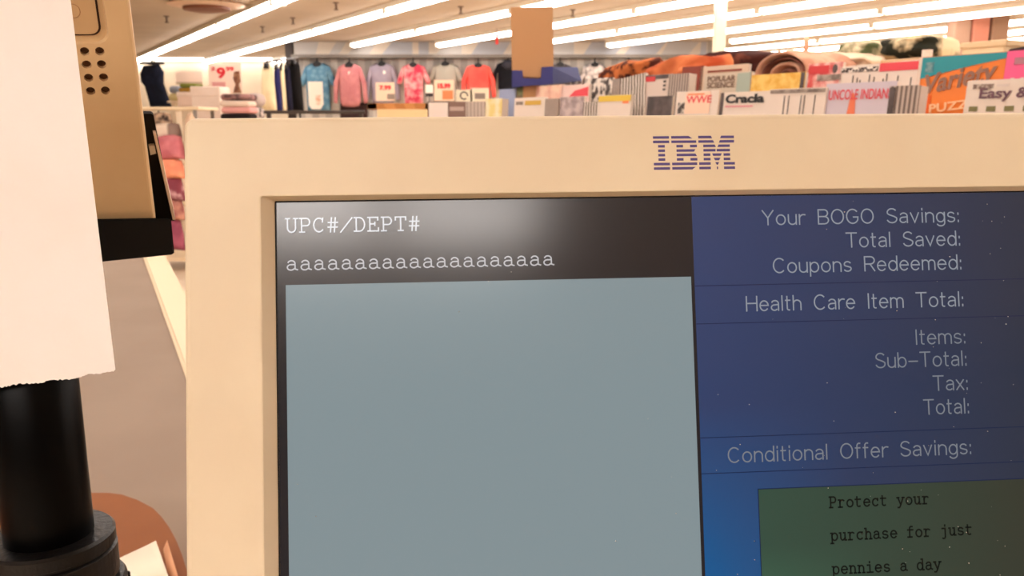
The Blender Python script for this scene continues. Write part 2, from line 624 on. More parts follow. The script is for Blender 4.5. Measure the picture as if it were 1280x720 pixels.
# ceiling vents and little sprinklers
def ceil_thing(px, py, name, label, cat, kind, group=None):
    p = at_z(px, py, CEIL)
    root = thing(name, label, cat, p, group)
    bm = bmesh.new()
    if kind == 'vent':
        add_lathe(bm, [(.34, CEIL), (.40, CEIL - .03), (.30, CEIL - .05)], Matrix.Translation((p.x, p.y, 0)), 32)
        from_bm('ring', bm, mat('vent_pink', (226, 196, 172), rough=.5), root)
        bm = bmesh.new()
        add_lathe(bm, [(.24, CEIL - .05), (.24, CEIL - .08), (.12, CEIL - .10)], Matrix.Translation((p.x, p.y, 0)), 32)
        from_bm('diffuser', bm, mat('vent_brown', (120, 72, 48), rough=.5), root)
    else:
        add_lathe(bm, [(.035, CEIL), (.035, CEIL - .008), (.012, CEIL - .015), (.012, CEIL - .07)], Matrix.Translation((p.x, p.y, 0)), 12)
        from_bm('pipe', bm, mat('sprinkler_grey', (120, 100, 84), rough=.4), root)
        bm = bmesh.new()
        add_lathe(bm, [(.025, CEIL - .07), (.025, CEIL - .08)], Matrix.Translation((p.x, p.y, 0)), 12)
        from_bm('deflector', bm, mat('sprinkler_grey', (120, 100, 84)), root)


ceil_thing(258, 3, 'ceiling_vent', 'round air vent with a brown middle on the tan ceiling', 'ceiling vent', 'vent')
SPR = [(208, 20, 'sprinkler nearest the beige device on the tan ceiling'), (366, 22, 'sprinkler between the first two tube rows'), (420, 3, 'sprinkler at the top edge above the pink shirt'),
       (576, 8, 'sprinkler above the coral shirt'), (716, 12, 'sprinkler just right of the cardboard sign'), (328, 33, 'small sprinkler lowest beside the leftmost tube row')]
for px, py, lb in SPR:
    ceil_thing(px, py, 'sprinkler', 'small ' + lb if not lb.startswith('small') else lb, 'sprinkler', 'spr')

# small red tag under a tube
p = at_y(621, 48, 12.0)
root = thing('ceiling_tag', 'little red tag hanging from the ceiling left of the cardboard sign', 'tag', (p.x, 12.0, CEIL))
bm = bmesh.new(); add_box(bm, (p.x - .004, 11.996, p.z + .05), (p.x + .004, 12.004, CEIL))
from_bm('hanger_wire', bm, mat('sprinkler_grey', (120, 100, 84)), root).matrix_basis = WM[root.name].inverted()
bm = bmesh.new(); add_box(bm, (p.x - .02, 11.99, p.z - .08), (p.x + .02, 12.01, p.z + .06), bevel=.004)
from_bm('plate', bm, mat('tag_red', (200, 50, 44), rough=.5), root).matrix_basis = WM[root.name].inverted()

# far right: dull pillars, grey slat backing and a thin dark post
for px, c, lb in ((1196, (176, 140, 118), 'tan pillar left of the three beyond the puzzle magazines'), (1219, (196, 128, 106), 'reddish pillar in the middle of three beyond the puzzle magazines'),
                  (1243, (150, 116, 92), 'brown pillar right of the three beyond the puzzle magazines')):
    p = at_y(px, 60, 10.5)
    bm = bmesh.new()
    add_box(bm, (p.x - .10, 10.4, 0), (p.x + .10, 10.6, CEIL), bevel=.02)
    add_box(bm, (p.x - .13, 10.37, 0), (p.x + .13, 10.63, .2))
    o = from_bm('pillar', bm, mat('pillar_%d' % px, c, rough=.7))
    o['label'] = lb; structure(o)
V = []; Fc = []; mi = []
p0 = at_y(905, 60, 18.6).x; p1 = at_y(1330, 60, 18.6).x
x = p0; k = 0
while x < p1:
    wd = (.5, .16, .3, .22)[k % 4]
    b = len(V)
    for yy in (18.55, 18.6):
        V += [(x, yy, 0), (x + wd, yy, 0), (x + wd + .1, yy, 2.6), (x + .1, yy, 2.6)]
    for q in ((0, 1, 2, 3), (7, 6, 5, 4), (0, 4, 5, 1), (1, 5, 6, 2), (2, 6, 7, 3), (3, 7, 4, 0)):
        Fc.append(tuple(b + i for i in q)); mi.append(0 if k % 2 == 0 else 1)
    x += wd + .01; k += 1
structure(mesh('wall_far_panelling', V, Fc, [hm[0], hm[1]], mi=mi))
p = at_y(1008, 55, 12)
bm = bmesh.new()
add_lathe(bm, [(.035, 0), (.035, CEIL)], Matrix.Translation((p.x, 12, 0)), 12)
add_lathe(bm, [(.08, 0), (.08, .03)], Matrix.Translation((p.x, 12, 0)), 12)
structure(from_bm('trim_5', bm, mat('thin_post', (168, 120, 92), rough=.5)))

# ================================================================== CLOTHES ON THE SHIRT WALL
hanger_m = mat('hanger_black', (26, 22, 22), rough=.4)


def pillow(bm, pts, th, M, inset=.22, mi=0):
    """garment outline (X,Z) with a swollen front and back"""
    n = len(pts)
    cx = sum(p[0] for p in pts) / n; cz = sum(p[1] for p in pts) / n
    rim = [bm.verts.new(M @ Vector((p[0], 0, p[1]))) for p in pts]
    fs = []
    for s in (-1, 1):
        rings = [rim]
        for f, d in ((.10, .6), (.28, 1.0), (.6, 1.15)):
            rings.append([bm.verts.new(M @ Vector((p[0] + (cx - p[0]) * f, s * th * (d + .12 * math.sin(17 * p[0] + 9 * p[1])), p[1] + (cz - p[1]) * f))) for p in pts])
        for a, b in zip(rings, rings[1:]):
            for i in range(n):
                q = (a[i], a[(i + 1) % n], b[(i + 1) % n], b[i])
                fs.append(bm.faces.new(q if s < 0 else q[::-1]))
        c = bm.verts.new(M @ Vector((cx, s * th * 1.2, cz)))
        for i in range(n):
            q = (rings[-1][i], rings[-1][(i + 1) % n], c)
            fs.append(bm.faces.new(q if s < 0 else q[::-1]))
    for f in fs:
        f.material_index = mi


def dense(pts, k=3):
    out = []
    for i in range(len(pts)):
        a = pts[i]; b = pts[(i + 1) % len(pts)]
        for j in range(k):
            out.append((a[0] + (b[0] - a[0]) * j / k, a[1] + (b[1] - a[1]) * j / k))
    return out


BODY = [(-.30, 0), (.30, 0), (.31, .55), (.30, .92), (.14, .985), (.08, .94), (0, .92), (-.08, .94), (-.14, .985), (-.30, .92), (-.31, .55)]
TAIL = [(-.24, .03), (-.1, 0), (.1, 0), (.24, .03), (.30, .12), (.31, .55), (.30, .92), (.14, .985), (.08, .94), (0, .92), (-.08, .94), (-.14, .985), (-.30, .92), (-.31, .55), (-.30, .12)]


SH_N = [0]


def shirt(px0, px1, py0, py1, y, name, label, cat, m, long=True, body=BODY, yaw=0.0, hood=False, sx=1.0):
    """a top hung flat against the wall at distance y, filling px0..px1 and py0..py1 of the photograph"""
    y = YP - .05 - .13 * (SH_N[0] % 2)
    SH_N[0] += 1
    c = at_y((px0 + px1) / 2, py0, y)
    b = at_y((px0 + px1) / 2, py1, y)
    w_ = abs(at_y(px1, py0, y).x - at_y(px0, py0, y).x)
    h = c.z - b.z
    M = Matrix.Translation((c.x, y - .06, b.z)) @ Matrix.Rotation(yaw, 4, 'Z')
    root = thing(name, label, cat, M=M)
    bw = w_ / .98
    bm = bmesh.new()
    pillow(bm, dense([(x * bw * sx, z * h) for x, z in body]), .05, M)
    from_bm('body', bm, m, root, smooth=True).matrix_basis = M.inverted()
    for s in (-1, 1):
        bm = bmesh.new()
        z1 = .10 if long else .52
        pts = [(.24, .95), (.33, .90), (.47, .55 if long else .62), (.49, z1), (.38, z1 - .02), (.33, .55), (.25, .75)]
        pillow(bm, dense([(s * x * bw, z * h) for x, z in pts]), .04, M @ Matrix.Translation((0, .01, 0)))
        from_bm('sleeve', bm, m, root, smooth=True).matrix_basis = M.inverted()
    bm = bmesh.new()
    add_prism(bm, [(-.13 * bw, .90 * h), (.13 * bw, .90 * h), (.10 * bw, .985 * h), (.03 * bw, 1.02 * h), (-.03 * bw, 1.02 * h), (-.10 * bw, .985 * h)], -.03, .02, M)
    add_prism(bm, [(-.012, 1.0 * h), (.012, 1.0 * h), (.012, zr - b.z), (-.012, zr - b.z)], -.01, .01, M)
    from_bm('hanger', bm, hanger_m, root).matrix_basis = M.inverted()
    if hood:
        bm = bmesh.new()
        pillow(bm, dense([(-.2 * bw, .86 * h), (-.05 * bw, .70 * h), (.08 * bw, .72 * h), (.2 * bw, .9 * h), (.12 * bw, 1.04 * h), (-.12 * bw, 1.04 * h)]), .07, M @ Matrix.Translation((0, -.06, 0)))
        from_bm('hood', bm, mat('hood_grey', (52, 52, 62), rough=.9), root, smooth=True).matrix_basis = M.inverted()
    return root, M


def price_tag(root, px, py, y, wpx=3, hpx=4):
    a = at_y(px - wpx / 2, py + hpx / 2, y); b = at_y(px + wpx / 2, py - hpx / 2, y)
    bm = bmesh.new()
    add_box(bm, (a.x, y - .15, a.z), (b.x, y - .14, b.z))
    o = from_bm('price_tag', bm, mat('tag_white', (250, 240, 225)), root)
    o.matrix_basis = WM[root.name].inverted()


blue_m = mat('blue_print', (126, 168, 190), rough=.9, c2=(92, 140, 168), scale=14, pattern='voronoi', lo=.2, hi=.7)
pink_m = mat('dusty_pink', (212, 140, 140), rough=.9, c2=(196, 122, 126), scale=6)
lav_m = mat('lavender_grey', (178, 166, 178), rough=.9, c2=(164, 152, 166), scale=5)
flor_m = mat('red_floral', (214, 62, 88), rough=.9, c2=(246, 178, 176), scale=9, pattern='noise', lo=.38, hi=.62)
grey_m = mat('beige_grey', (188, 182, 168), rough=.9, c2=(172, 166, 152), scale=9, pattern='wave', stretch=(1, .1, .1))
coral_m = mat('coral', (250, 96, 84), rough=.9, c2=(236, 84, 76), scale=5)
navy_m = mat('black_jersey', (26, 26, 34), rough=.95, c2=(18, 18, 24), scale=6)
YS = YP - .14
shirt(374, 421, 78, 139, YS, 'blue_shirt', 'sky blue patterned short sleeve shirt with a white tag on the wall', 'shirt', blue_m, long=False)
r, M = shirt(416, 459, 79, 134, YS, 'pink_blouse', 'dusty pink long sleeve blouse with a curved hem on the grey wall', 'shirt', pink_m, body=TAIL); price_tag(r, 439, 92, YS)
r, M = shirt(456, 500, 78, 130, YS, 'lavender_blouse', 'pale lavender grey long sleeve blouse between pink and floral tops', 'shirt', lav_m); price_tag(r, 482, 91, YS)
r, M = shirt(496, 538, 79, 132, YS, 'floral_shirt', 'red and pink floral short sleeve shirt on the grey wall', 'shirt', flor_m, long=False, sx=.9)
r, M = shirt(534, 580, 78, 128, YS, 'beige_blouse', 'pale beige grey sleeveless looking blouse beside the coral sweater', 'shirt', grey_m, long=False)
r, M = shirt(576, 620, 80, 126, YS, 'coral_sweater', 'bright coral sweater hung on a black hanger', 'sweater', coral_m, sx=1.05); price_tag(r, 602, 91, YS, 3, 3)
shirt(615, 655, 77, 112, YS, 'black_hoodie', 'black hooded sweatshirt partly behind the cardboard sign', 'hoodie', navy_m, hood=True)
for px, m, lb in ((700, mat('dark_grey_top', (78, 72, 74), rough=.9), 'dark top half hidden behind the navy blue box'),
                  (743, mat('white_black_top', (232, 220, 214), rough=.9, c2=(90, 84, 84), scale=8), 'white top with black collar above the leopard blanket'),
                  (785, mat('plum_top', (120, 100, 98), rough=.9), 'dull brown top hanging behind the orange blanket')):
    shirt(px - 21, px + 21, 79, 126, YS, 'hanging_top', lb, 'shirt', m)
# dark trousers under the pink blouse and lower fixtures
bm = bmesh.new()
for a, b, t in ((424, 458, 128),):
    A0 = at_y(a, t, YS); B0 = at_y(b, 142, YS)
    wd = B0.x - A0.x
    pts = [(A0.x, A0.z), (B0.x, A0.z), (B0.x + .03, A0.z - .9), (A0.x + wd * .55, A0.z - .9), (A0.x + wd * .5, A0.z - .35), (A0.x + wd * .45, A0.z - .9), (A0.x - .03, A0.z - .9)]
    pillow(bm, dense(pts), .04, Matrix.Translation((0, YP - .045, 0)))
tag(from_bm('trousers', bm, mat('brown_black', (66, 46, 44), rough=.9), smooth=True), 'dark brown trousers showing under the pink blouse', 'trousers')


# ------------------------------------------------------------------ left bay: cream and navy jackets, black garments, navy trousers
def coat(px0, px1, py0, py1, y, name, label, m, cat='jacket', lean=0.0):
    A0 = at_y(px0, py0, y); B0 = at_y(px1, py1, y)
    w_ = B0.x - A0.x; h = A0.z - B0.z
    M = Matrix.Translation(((A0.x + B0.x) / 2, y, B0.z))
    root = thing(name, label, cat, M=M)
    bm = bmesh.new()
    pts = [(-.5, 0), (.5, 0), (.46, .5), (.36, .93), (.1, 1.0), (-.1, 1.0), (-.36, .93), (-.46, .5)]
    pillow(bm, dense([(x * w_ + lean * w_ * (1 - z), z * h) for x, z in pts]), .07, M)
    from_bm('body', bm, m, root, smooth=True).matrix_basis = M.inverted()
    bm = bmesh.new()
    pillow(bm, dense([(-.2 * w_, .9 * h), (.2 * w_, .9 * h), (.15 * w_, 1.02 * h), (-.15 * w_, 1.02 * h)]), .06, M @ Matrix.Translation((0, -.04, 0)))
    from_bm('collar', bm, hanger_m, root, smooth=True).matrix_basis = M.inverted()
    bm = bmesh.new()
    add_prism(bm, [(-.012, 1.0 * h), (.012, 1.0 * h), (.012, at_y(350, 75, y).z - B0.z), (-.012, at_y(350, 75, y).z - B0.z)], -.01, .01, M)
    from_bm('hanger', bm, hanger_m, root).matrix_basis = M.inverted()
    return root


cream_m = mat('cream_cloth', (240, 222, 182), rough=.9, c2=(230, 210, 170), scale=5)
navy2 = mat('navy_cloth', (34, 34, 88), rough=.9)
black_m = mat('black_cloth', (18, 15, 16), rough=.95)
coat(325, 346, 80, 142, 11.0, 'cream_jacket', 'cream jacket with dark collar left of the dark post', cream_m)
coat(342, 353, 82, 142, 11.15, 'navy_jacket', 'narrow navy jacket edge between two cream ones', navy2)
coat(349, 358, 83, 142, 11.3, 'cream_sleeve_jacket', 'thin cream jacket edge just right of the navy strip', cream_m)
coat(354, 366, 82, 142, 11.45, 'blue_black_jacket', 'dark navy jacket beside the black coat', mat('deep_navy', (20, 18, 44), rough=.9))
coat(358, 380, 76, 142, 11.6, 'black_coat', 'long black coat in front of the dark post', black_m)
# navy trousers far left
A0 = at_y(180, 80, 13.0)
root = thing('navy_trousers', 'navy blue trousers hanging from a hanger at far left', 'trousers', A0)
bm = bmesh.new()
PP = [(179, 82), (199, 80), (205, 90), (205, 104), (215, 134), (188, 134), (181, 108), (176, 102), (175, 92)]
pts = [(at_y(a, b, 13.0).x, at_y(a, b, 13.0).z) for a, b in PP]
pillow(bm, dense(pts), .06, Matrix.Translation((0, 13.0, 0)))
from_bm('body', bm, mat('navy_denim', (22, 28, 48), rough=.95, c2=(14, 17, 30), scale=7), root, smooth=True).matrix_basis = WM[root.name].inverted()
bm = bmesh.new()
a = at_y(190, 79, 13.0)
add_box(bm, (a.x - .18, 12.98, a.z - .02), (a.x + .18, 13.02, a.z + .015))
add_box(bm, (a.x - .012, 12.99, a.z), (a.x + .012, 13.01, at_y(190, 74.5, 13.0).z))
from_bm('hanger', bm, hanger_m, root).matrix_basis = WM[root.name].inverted()


# ------------------------------------------------------------------ signs and cards in the background
def card(px0, px1, py0, py1, y, name, label, cat, m, tilt=0.0, th=.012, frame=None, stand=None):
    """upright rectangular card or box front at distance y; returns root and local frame (X right, Z up, -Y to the camera) at its lower left corner"""
    a = at_y(px0, py1, y); b = at_y(px1, py0, y)
    w_ = b.x - a.x; h = b.z - a.z
    M = Matrix.Translation((a.x, y, a.z)) @ Matrix.Rotation(tilt, 4, 'Y')
    root = thing(name, label, cat, M=M)
    bm = bmesh.new()
    add_box(bm, (0, 0, 0), (w_, th, h))
    from_bm('panel', bm, m, root, M)
    if stand:
        bm = bmesh.new()
        add_box(bm, (w_ / 2 - .012, th * .3, -a.z), (w_ / 2 + .012, th * .8, 0))
        add_box(bm, (w_ / 2 - .15, -.12, -a.z), (w_ / 2 + .15, .14, -a.z + .02))
        from_bm('stem', bm, mat('steel', (150, 142, 134), rough=.35, metal=.6), root, M)
    return root, M, w_, h


def patch(root, M, name, x0, x1, z0, z1, m, d=-.004, pts=None):
    bm = bmesh.new()
    if pts:
        add_prism(bm, pts, d, .0)
    else:
        add_box(bm, (x0, d, z0), (x1, 0, z1))
    return from_bm(name, bm, m, root, M)


white_c = mat('white_card', (250, 238, 222), rough=.7)
red_p = mat('red_print', (222, 52, 62), rough=.6)
dark_p = mat('dark_print', (52, 44, 46), rough=.6)
orange_p = mat('orange_print', (246, 130, 84), rough=.6)
skin_p = mat('tan_print', (186, 138, 104), rough=.7, c2=(120, 76, 58), scale=9)
pinkp = mat('pink_print', (226, 160, 156), rough=.7)

r, M, w_, h = card(262, 301, 79, 117, 12.0, 'price_poster', 'tall white poster with a big red 9.99 price', 'poster', mat('poster_pink', (250, 222, 204), rough=.7), stand=9)
font_mesh('price_text', '9', .3, red_p, r, M @ Matrix.Translation((w_ * .26, -.006, h * .50)), width=.26 * w_, height=.36 * h, bold=.012)
font_mesh('dollar_sign', '$', .1, red_p, r, M @ Matrix.Translation((w_ * .10, -.006, h * .70)), width=.12 * w_, height=.18 * h, bold=.004)
font_mesh('cents_text', '99', .1, red_p, r, M @ Matrix.Translation((w_ * .54, -.006, h * .74)), width=.24 * w_, height=.14 * h, bold=.004)
patch(r, M, 'figure_print', w_ * .72, w_ * .98, h * .02, h * .8, None, pts=[(w_ * .74, .5 * h), (w_ * .78, .72 * h), (w_ * .94, .74 * h), (w_ * .96, .4 * h), (w_ * .9, .3 * h), (w_ * .98, .02 * h), (w_ * .72, .02 * h), (w_ * .8, .3 * h)]).data.materials.append(skin_p)
patch(r, M, 'small_print', w_ * .1, w_ * .5, h * .22, h * .38, pinkp)

r, M, w_, h = card(220, 252, 89, 104, 13.5, 'wall_sign', 'wide pale sign on the white wall above mustard goods', 'sign', mat('pale_sign', (246, 220, 200), rough=.7), stand=9)
patch(r, M, 'border', 0, w_, -.02, .02, mat('sign_edge', (200, 176, 150)))
r, M, w_, h = card(470, 493, 103, 126, 12.6, 'sale_sign', 'cream sale sign with red price before the lavender blouse', 'sign', mat('cream_sign', (248, 214, 186), rough=.7), stand=9)
font_mesh('price_text', '7.99', .1, red_p, r, M @ Matrix.Translation((w_ * .2, -.006, h * .58)), width=.62 * w_, height=.26 * h, bold=.006)
patch(r, M, 'picture', w_ * .6, w_, .02, h * .38, mat('grey_print', (150, 132, 120)))
r, M, w_, h = card(543, 567, 100, 126, 12.6, 'clearance_sign', 'cream sign with red lettering over an orange patch before the beige blouse', 'sign', mat('cream_sign', (248, 214, 186)), stand=9)
font_mesh('price_text', '15.99', .1, red_p, r, M @ Matrix.Translation((w_ * .18, -.006, h * .58)), width=.66 * w_, height=.26 * h, bold=.008)
patch(r, M, 'orange_patch', w_ * .42, w_ * .96, .02, h * .5, orange_p)
r, M, w_, h = card(386, 403, 102, 131, YP - .20, 'hang_tag', 'tall white rounded tag hanging on the blue shirt', 'tag', white_c)
patch(r, M, 'tag_end', 0, 0, 0, 0, white_c, pts=[(0, 0), (w_ * .2, -.07), (w_ * .8, -.07), (w_, 0)])
patch(r, M, 'print', w_ * .5, w_ * .85, .0, h * .42, mat('tag_print', (226, 178, 146), c2=(246, 226, 206), scale=16))
r, M, w_, h = card(532, 541, 106, 116, 12.2, 'paper_tag', 'little white paper tag beside the floral shirt', 'tag', white_c, stand=9)
patch(r, M, 'tag_print', .0, w_, -.05, -.01, dark_p)

# folded goods and boxes low in front of the white wall
def crate(px0, px1, py0, py1, y, name, label, cat, m, dp=.35, lid=None):
    a = at_y(px0, py1, y); b = at_y(px1, py0, y)
    root = thing(name, label, cat, ((a.x + b.x) / 2, y, a.z))
    bm = bmesh.new()
    add_box(bm, (a.x, y, a.z), (b.x, y + dp, b.z), bevel=.012)
    from_bm('body', bm, m, root)
    if lid:
        bm = bmesh.new()
        add_box(bm, (a.x - .008, y - .008, b.z - (b.z - a.z) * .28), (b.x + .008, y + dp + .008, b.z + .01), bevel=.012)
        from_bm('lid', bm, lid, root)
    return root


def fold_pile(px0, px1, py0, py1, y, name, label, cat, ms, n, dp=.3):
    a = at_y(px0, py1, y); b = at_y(px1, py0, y)
    hh = (b.z - a.z) / n
    for k in range(n):
        bm = bmesh.new()
        add_box(bm, (a.x + .015 * (k % 2), y, a.z + k * hh), (b.x - .012 * ((k + 1) % 2), y + dp, a.z + (k + 1) * hh - .002), bevel=hh * .42, seg=3)
        tag(from_bm(name, bm, ms[k % len(ms)], smooth=True), label if n == 1 else label[k], cat)


def riser(px0, px1, py, y, dp, label):
    a = at_y(px0, py, y); b = at_y(px1, py, y)
    root = thing('display_riser', label, 'display stand', ((a.x + b.x) / 2, y, 0))
    bm = bmesh.new(); add_box(bm, (a.x, y - .01, a.z - .025), (b.x, y + dp + .01, a.z), bevel=.004)
    from_bm('top', bm, mat('riser_cream', (238, 220, 194), rough=.6), root).matrix_basis = WM[root.name].inverted()
    bm = bmesh.new(); add_box(bm, (a.x + .04, y + .03, 0), (b.x - .04, y + dp - .03, a.z - .024))
    from_bm('pedestal', bm, mat('riser_cream', (238, 220, 194)), root).matrix_basis = WM[root.name].inverted()


riser(238, 277, 150, 10.0, .35, 'cream stand under the tall white carton')
riser(221, 243, 133, 10.6, .35, 'cream stand under the smaller white case')
riser(222, 245, 115, 11.0, .3, 'cream stand under the mustard and green towels')
riser(209, 221, 126, 11.4, .3, 'cream stand under the folded shirts beside the navy trousers')
riser(274, 305, 150, 9.4, .3, 'cream stand under the pile of folded sweaters')
riser(306, 325, 150, 9.8, .3, 'cream stand under the folded scarves')
# rail carrying the coats, running away from the camera, and the stand of the navy trousers
def bar(bm, a, b, r):
    d = (Vector(b) - Vector(a)); L = d.length
    zq = d.normalized().to_track_quat('Z', 'Y').to_matrix().to_4x4()
    add_lathe(bm, [(r, 0), (r, L)], Matrix.Translation(a) @ zq, 12)


ka = at_y(333, 77, 10.85); kb = at_y(372, 73, 11.75)
root = thing('coat_rail', 'dark rail with the cream and navy coats beside the dark post', 'clothes rail', ((ka.x + kb.x) / 2, 11.3, 0))
bm = bmesh.new(); bar(bm, ka, kb, .014)
from_bm('bar', bm, mat('rail_dark', (66, 56, 50), rough=.4), root).matrix_basis = WM[root.name].inverted()
for e in (kb,):
    bm = bmesh.new(); bar(bm, (e.x, e.y, 0), (e.x, e.y, e.z), .014)
    add_box(bm, (e.x - .2, e.y - .02, 0), (e.x + .2, e.y + .02, .03))
    from_bm('leg', bm, mat('rail_dark', (66, 56, 50)), root).matrix_basis = WM[root.name].inverted()
ka = at_y(190, 74.5, 13.0)
root = thing('trouser_stand', 'thin stand from which the navy trousers hang at far left', 'stand', (ka.x, 13.09, 0))
bm = bmesh.new(); bar(bm, (ka.x, 13.09, 0), (ka.x, 13.09, ka.z), .012); add_box(bm, (ka.x - .2, 13.0, 0), (ka.x + .2, 13.2, .03))
from_bm('post', bm, mat('rail_dark', (66, 56, 50)), root).matrix_basis = WM[root.name].inverted()
bm = bmesh.new(); bar(bm, (ka.x, 13.095, ka.z), (ka.x, 12.97, ka.z), .012)
from_bm('hook', bm, mat('rail_dark', (66, 56, 50)), root).matrix_basis = WM[root.name].inverted()

white_box = mat('white_box', (250, 232, 218), rough=.7, c2=(242, 222, 206), scale=4)
crate(241, 274, 109, 150, 10.0, 'white_carton', 'tall plain white carton just above the monitor corner', 'box', white_box, lid=white_box)
crate(222, 243, 116, 133, 10.6, 'white_case', 'smaller white case left of the tall white carton', 'box', mat('white_case_m', (244, 218, 202), rough=.7), lid=white_box)
fold_pile(223, 244, 104, 115, 11.0, 'folded_towel', ['mustard folded towel under a green one near the white wall', 'olive green folded towel on top of the mustard one'], 'towel',
          [mat('mustard', (168, 128, 48), rough=.95), mat('olive', (120, 126, 54), rough=.95)], 2)
fold_pile(210, 224, 107, 126, 11.4, 'folded_shirt', ['pale yellow folded shirt low beside the navy trousers', 'blue grey folded shirt beside the navy trousers'], 'folded shirt',
          [mat('pale_yellow', (220, 204, 150), rough=.95), mat('slate_cloth', (146, 150, 160), rough=.95)], 2)
fold_pile(275, 312, 117, 150, 9.4, 'folded_sweater', ['black folded sweater at the bottom of the pile right of the white carton', 'pink folded sweater in the pile right of the white carton',
          'cream folded sweater in the pile right of the white carton', 'dark patterned sweater on top of the pile right of the white carton'], 'folded sweater',
          [mat('soft_black', (30, 22, 22), rough=.95), mat('soft_pink', (226, 164, 158), rough=.95), mat('soft_cream', (236, 214, 196), rough=.95), mat('soft_print', (172, 130, 126), rough=.95, c2=(70, 50, 50), scale=10)], 4)
fold_pile(306, 324, 116, 150, 9.8, 'folded_scarf', ['black and white patterned scarf folded left of the cream jacket', 'grey folded scarf above the black and white one', ], 'folded scarf',
          [mat('zebra', (60, 52, 52), rough=.95, c2=(226, 212, 204), scale=22), mat('soft_grey', (190, 172, 164), rough=.95)], 2)

# wooden tray and a low black rail in front of the shirts
a = at_y(459, 129, 9.0); b = at_y(535, 150, 9.0)
root = thing('wooden_bin', 'light brown wooden bin top in front of the floral shirt', 'bin', ((a.x + b.x) / 2, 9.2, a.z))
wood_l = mat('bin_wood', (196, 132, 74), rough=.6, c2=(176, 114, 60), scale=5, pattern='bands', stretch=(.3, 1, 3))
bm = bmesh.new()
add_box(bm, (a.x, 9.0, a.z - .06), (b.x, 9.03, a.z), bevel=.004)
add_box(bm, (a.x, 9.42, a.z - .06), (b.x, 9.45, a.z), bevel=.004)
add_box(bm, (a.x, 9.0, a.z - .06), (a.x + .1, 9.45, a.z), bevel=.004)
add_box(bm, (b.x - .03, 9.0, a.z - .06), (b.x, 9.45, a.z), bevel=.004)
from_bm('rim', bm, wood_l, root).matrix_basis = WM[root.name].inverted()
bm = bmesh.new()
add_box(bm, (a.x + .1, 9.005, .0), (b.x - .01, 9.44, a.z - .06))
from_bm('body', bm, mat('bin_cream', (230, 196, 148), rough=.6), root).matrix_basis = WM[root.name].inverted()
a = at_y(330, 138, 9.3); b = at_y(457, 141, 9.3)
root = thing('garment_rail', 'low black rail along the foot of the hanging clothes', 'clothes rail', ((a.x + b.x) / 2, 9.3, 0))
bm = bmesh.new()
add_box(bm, (a.x, 9.28, a.z - .035), (b.x, 9.32, a.z), bevel=.01)
from_bm('bar', bm, mat('rail_dark', (66, 56, 50), rough=.4), root).matrix_basis = WM[root.name].inverted()
for xx in (a.x + .05, b.x - .05):
    bm = bmesh.new()
    add_box(bm, (xx - .02, 9.28, 0), (xx + .02, 9.32, a.z - .03))
    add_box(bm, (xx - .03, 9.1, 0), (xx + .03, 9.5, .03))
    from_bm('leg', bm, mat('rail_dark', (66, 56, 50)), root).matrix_basis = WM[root.name].inverted()

# ------------------------------------------------------------------ pink clothes rack glimpsed between device and monitor
YR = 8.55
rk0 = at_y(160, 150, YR).x; rk1 = at_y(262, 150, YR).x
zt = at_y(205, 134, YR).z
root = thing('clothes_rack', 'cream topped clothes rack on casters left of the monitor', 'clothes rack', ((rk0 + rk1) / 2, YR, 0))
bm = bmesh.new()
add_box(bm, (rk0, YR - .28, zt - .03), (rk1, YR + .28, zt), bevel=.006)
from_bm('top', bm, mat('rack_cream', (238, 216, 180), rough=.5), root).matrix_basis = WM[root.name].inverted()
steel = mat('steel', (150, 142, 134), rough=.35, metal=.6)
for xx in (rk0 + .05, rk1 - .05):
    for yy in (YR - .24, YR + .24):
        bm = bmesh.new()
        add_box(bm, (xx - .015, yy - .015, .1), (xx + .015, yy + .015, zt - .03))
        from_bm('post', bm, steel, root).matrix_basis = WM[root.name].inverted()
for xx in (rk0 + .05, at_y(210, 300, YR).x, rk1 - .05):
    bm = bmesh.new()
    add_lathe(bm, [(.02, -.02), (.05, -.02), (.05, .02), (.02, .02)], axes(Vector((0, 1, 0)), Vector((0, 0, 1)), Vector((1, 0, 0)), Vector((xx, YR - .24, .05))), 16)
    from_bm('caster', bm, mat('caster_black', (30, 26, 26)), root).matrix_basis = WM[root.name].inverted()
for lo_, hi_ in (((rk0, YR - .27, .10), (rk1, YR + .27, .14)), ((rk0 + .02, YR - .02, .62), (rk1 - .02, YR + .27, .64)), ((rk0 + .02, YR - .02, 1.02), (rk1 - .02, YR + .27, 1.04))):
    bm = bmesh.new()
    add_box(bm, lo_, hi_)
    from_bm('shelf', bm, mat('rack_cream', (238, 216, 180)), root).matrix_basis = WM[root.name].inverted()


def hung(px0, px1, py0, py1, y, name, label, m, cat='top'):
    A0 = at_y(px0, py0, y); B0 = at_y(px1, py1, y)
    cxx = (A0.x + B0.x) / 2; w_ = B0.x - A0.x; h = A0.z - B0.z
    M = Matrix.Translation((cxx, y, B0.z))
    bm = bmesh.new()
    pts = [(-.5, .06), (-.2, 0), (.1, .05), (.5, .02), (.48, .5), (.42, .9), (.14, 1), (-.14, .98), (-.42, .9), (-.48, .5)]
    pillow(bm, dense([(x * w_, z * h) for x, z in pts], 4), .06, M)
    return tag(from_bm(name, bm, m, smooth=True), label, cat)


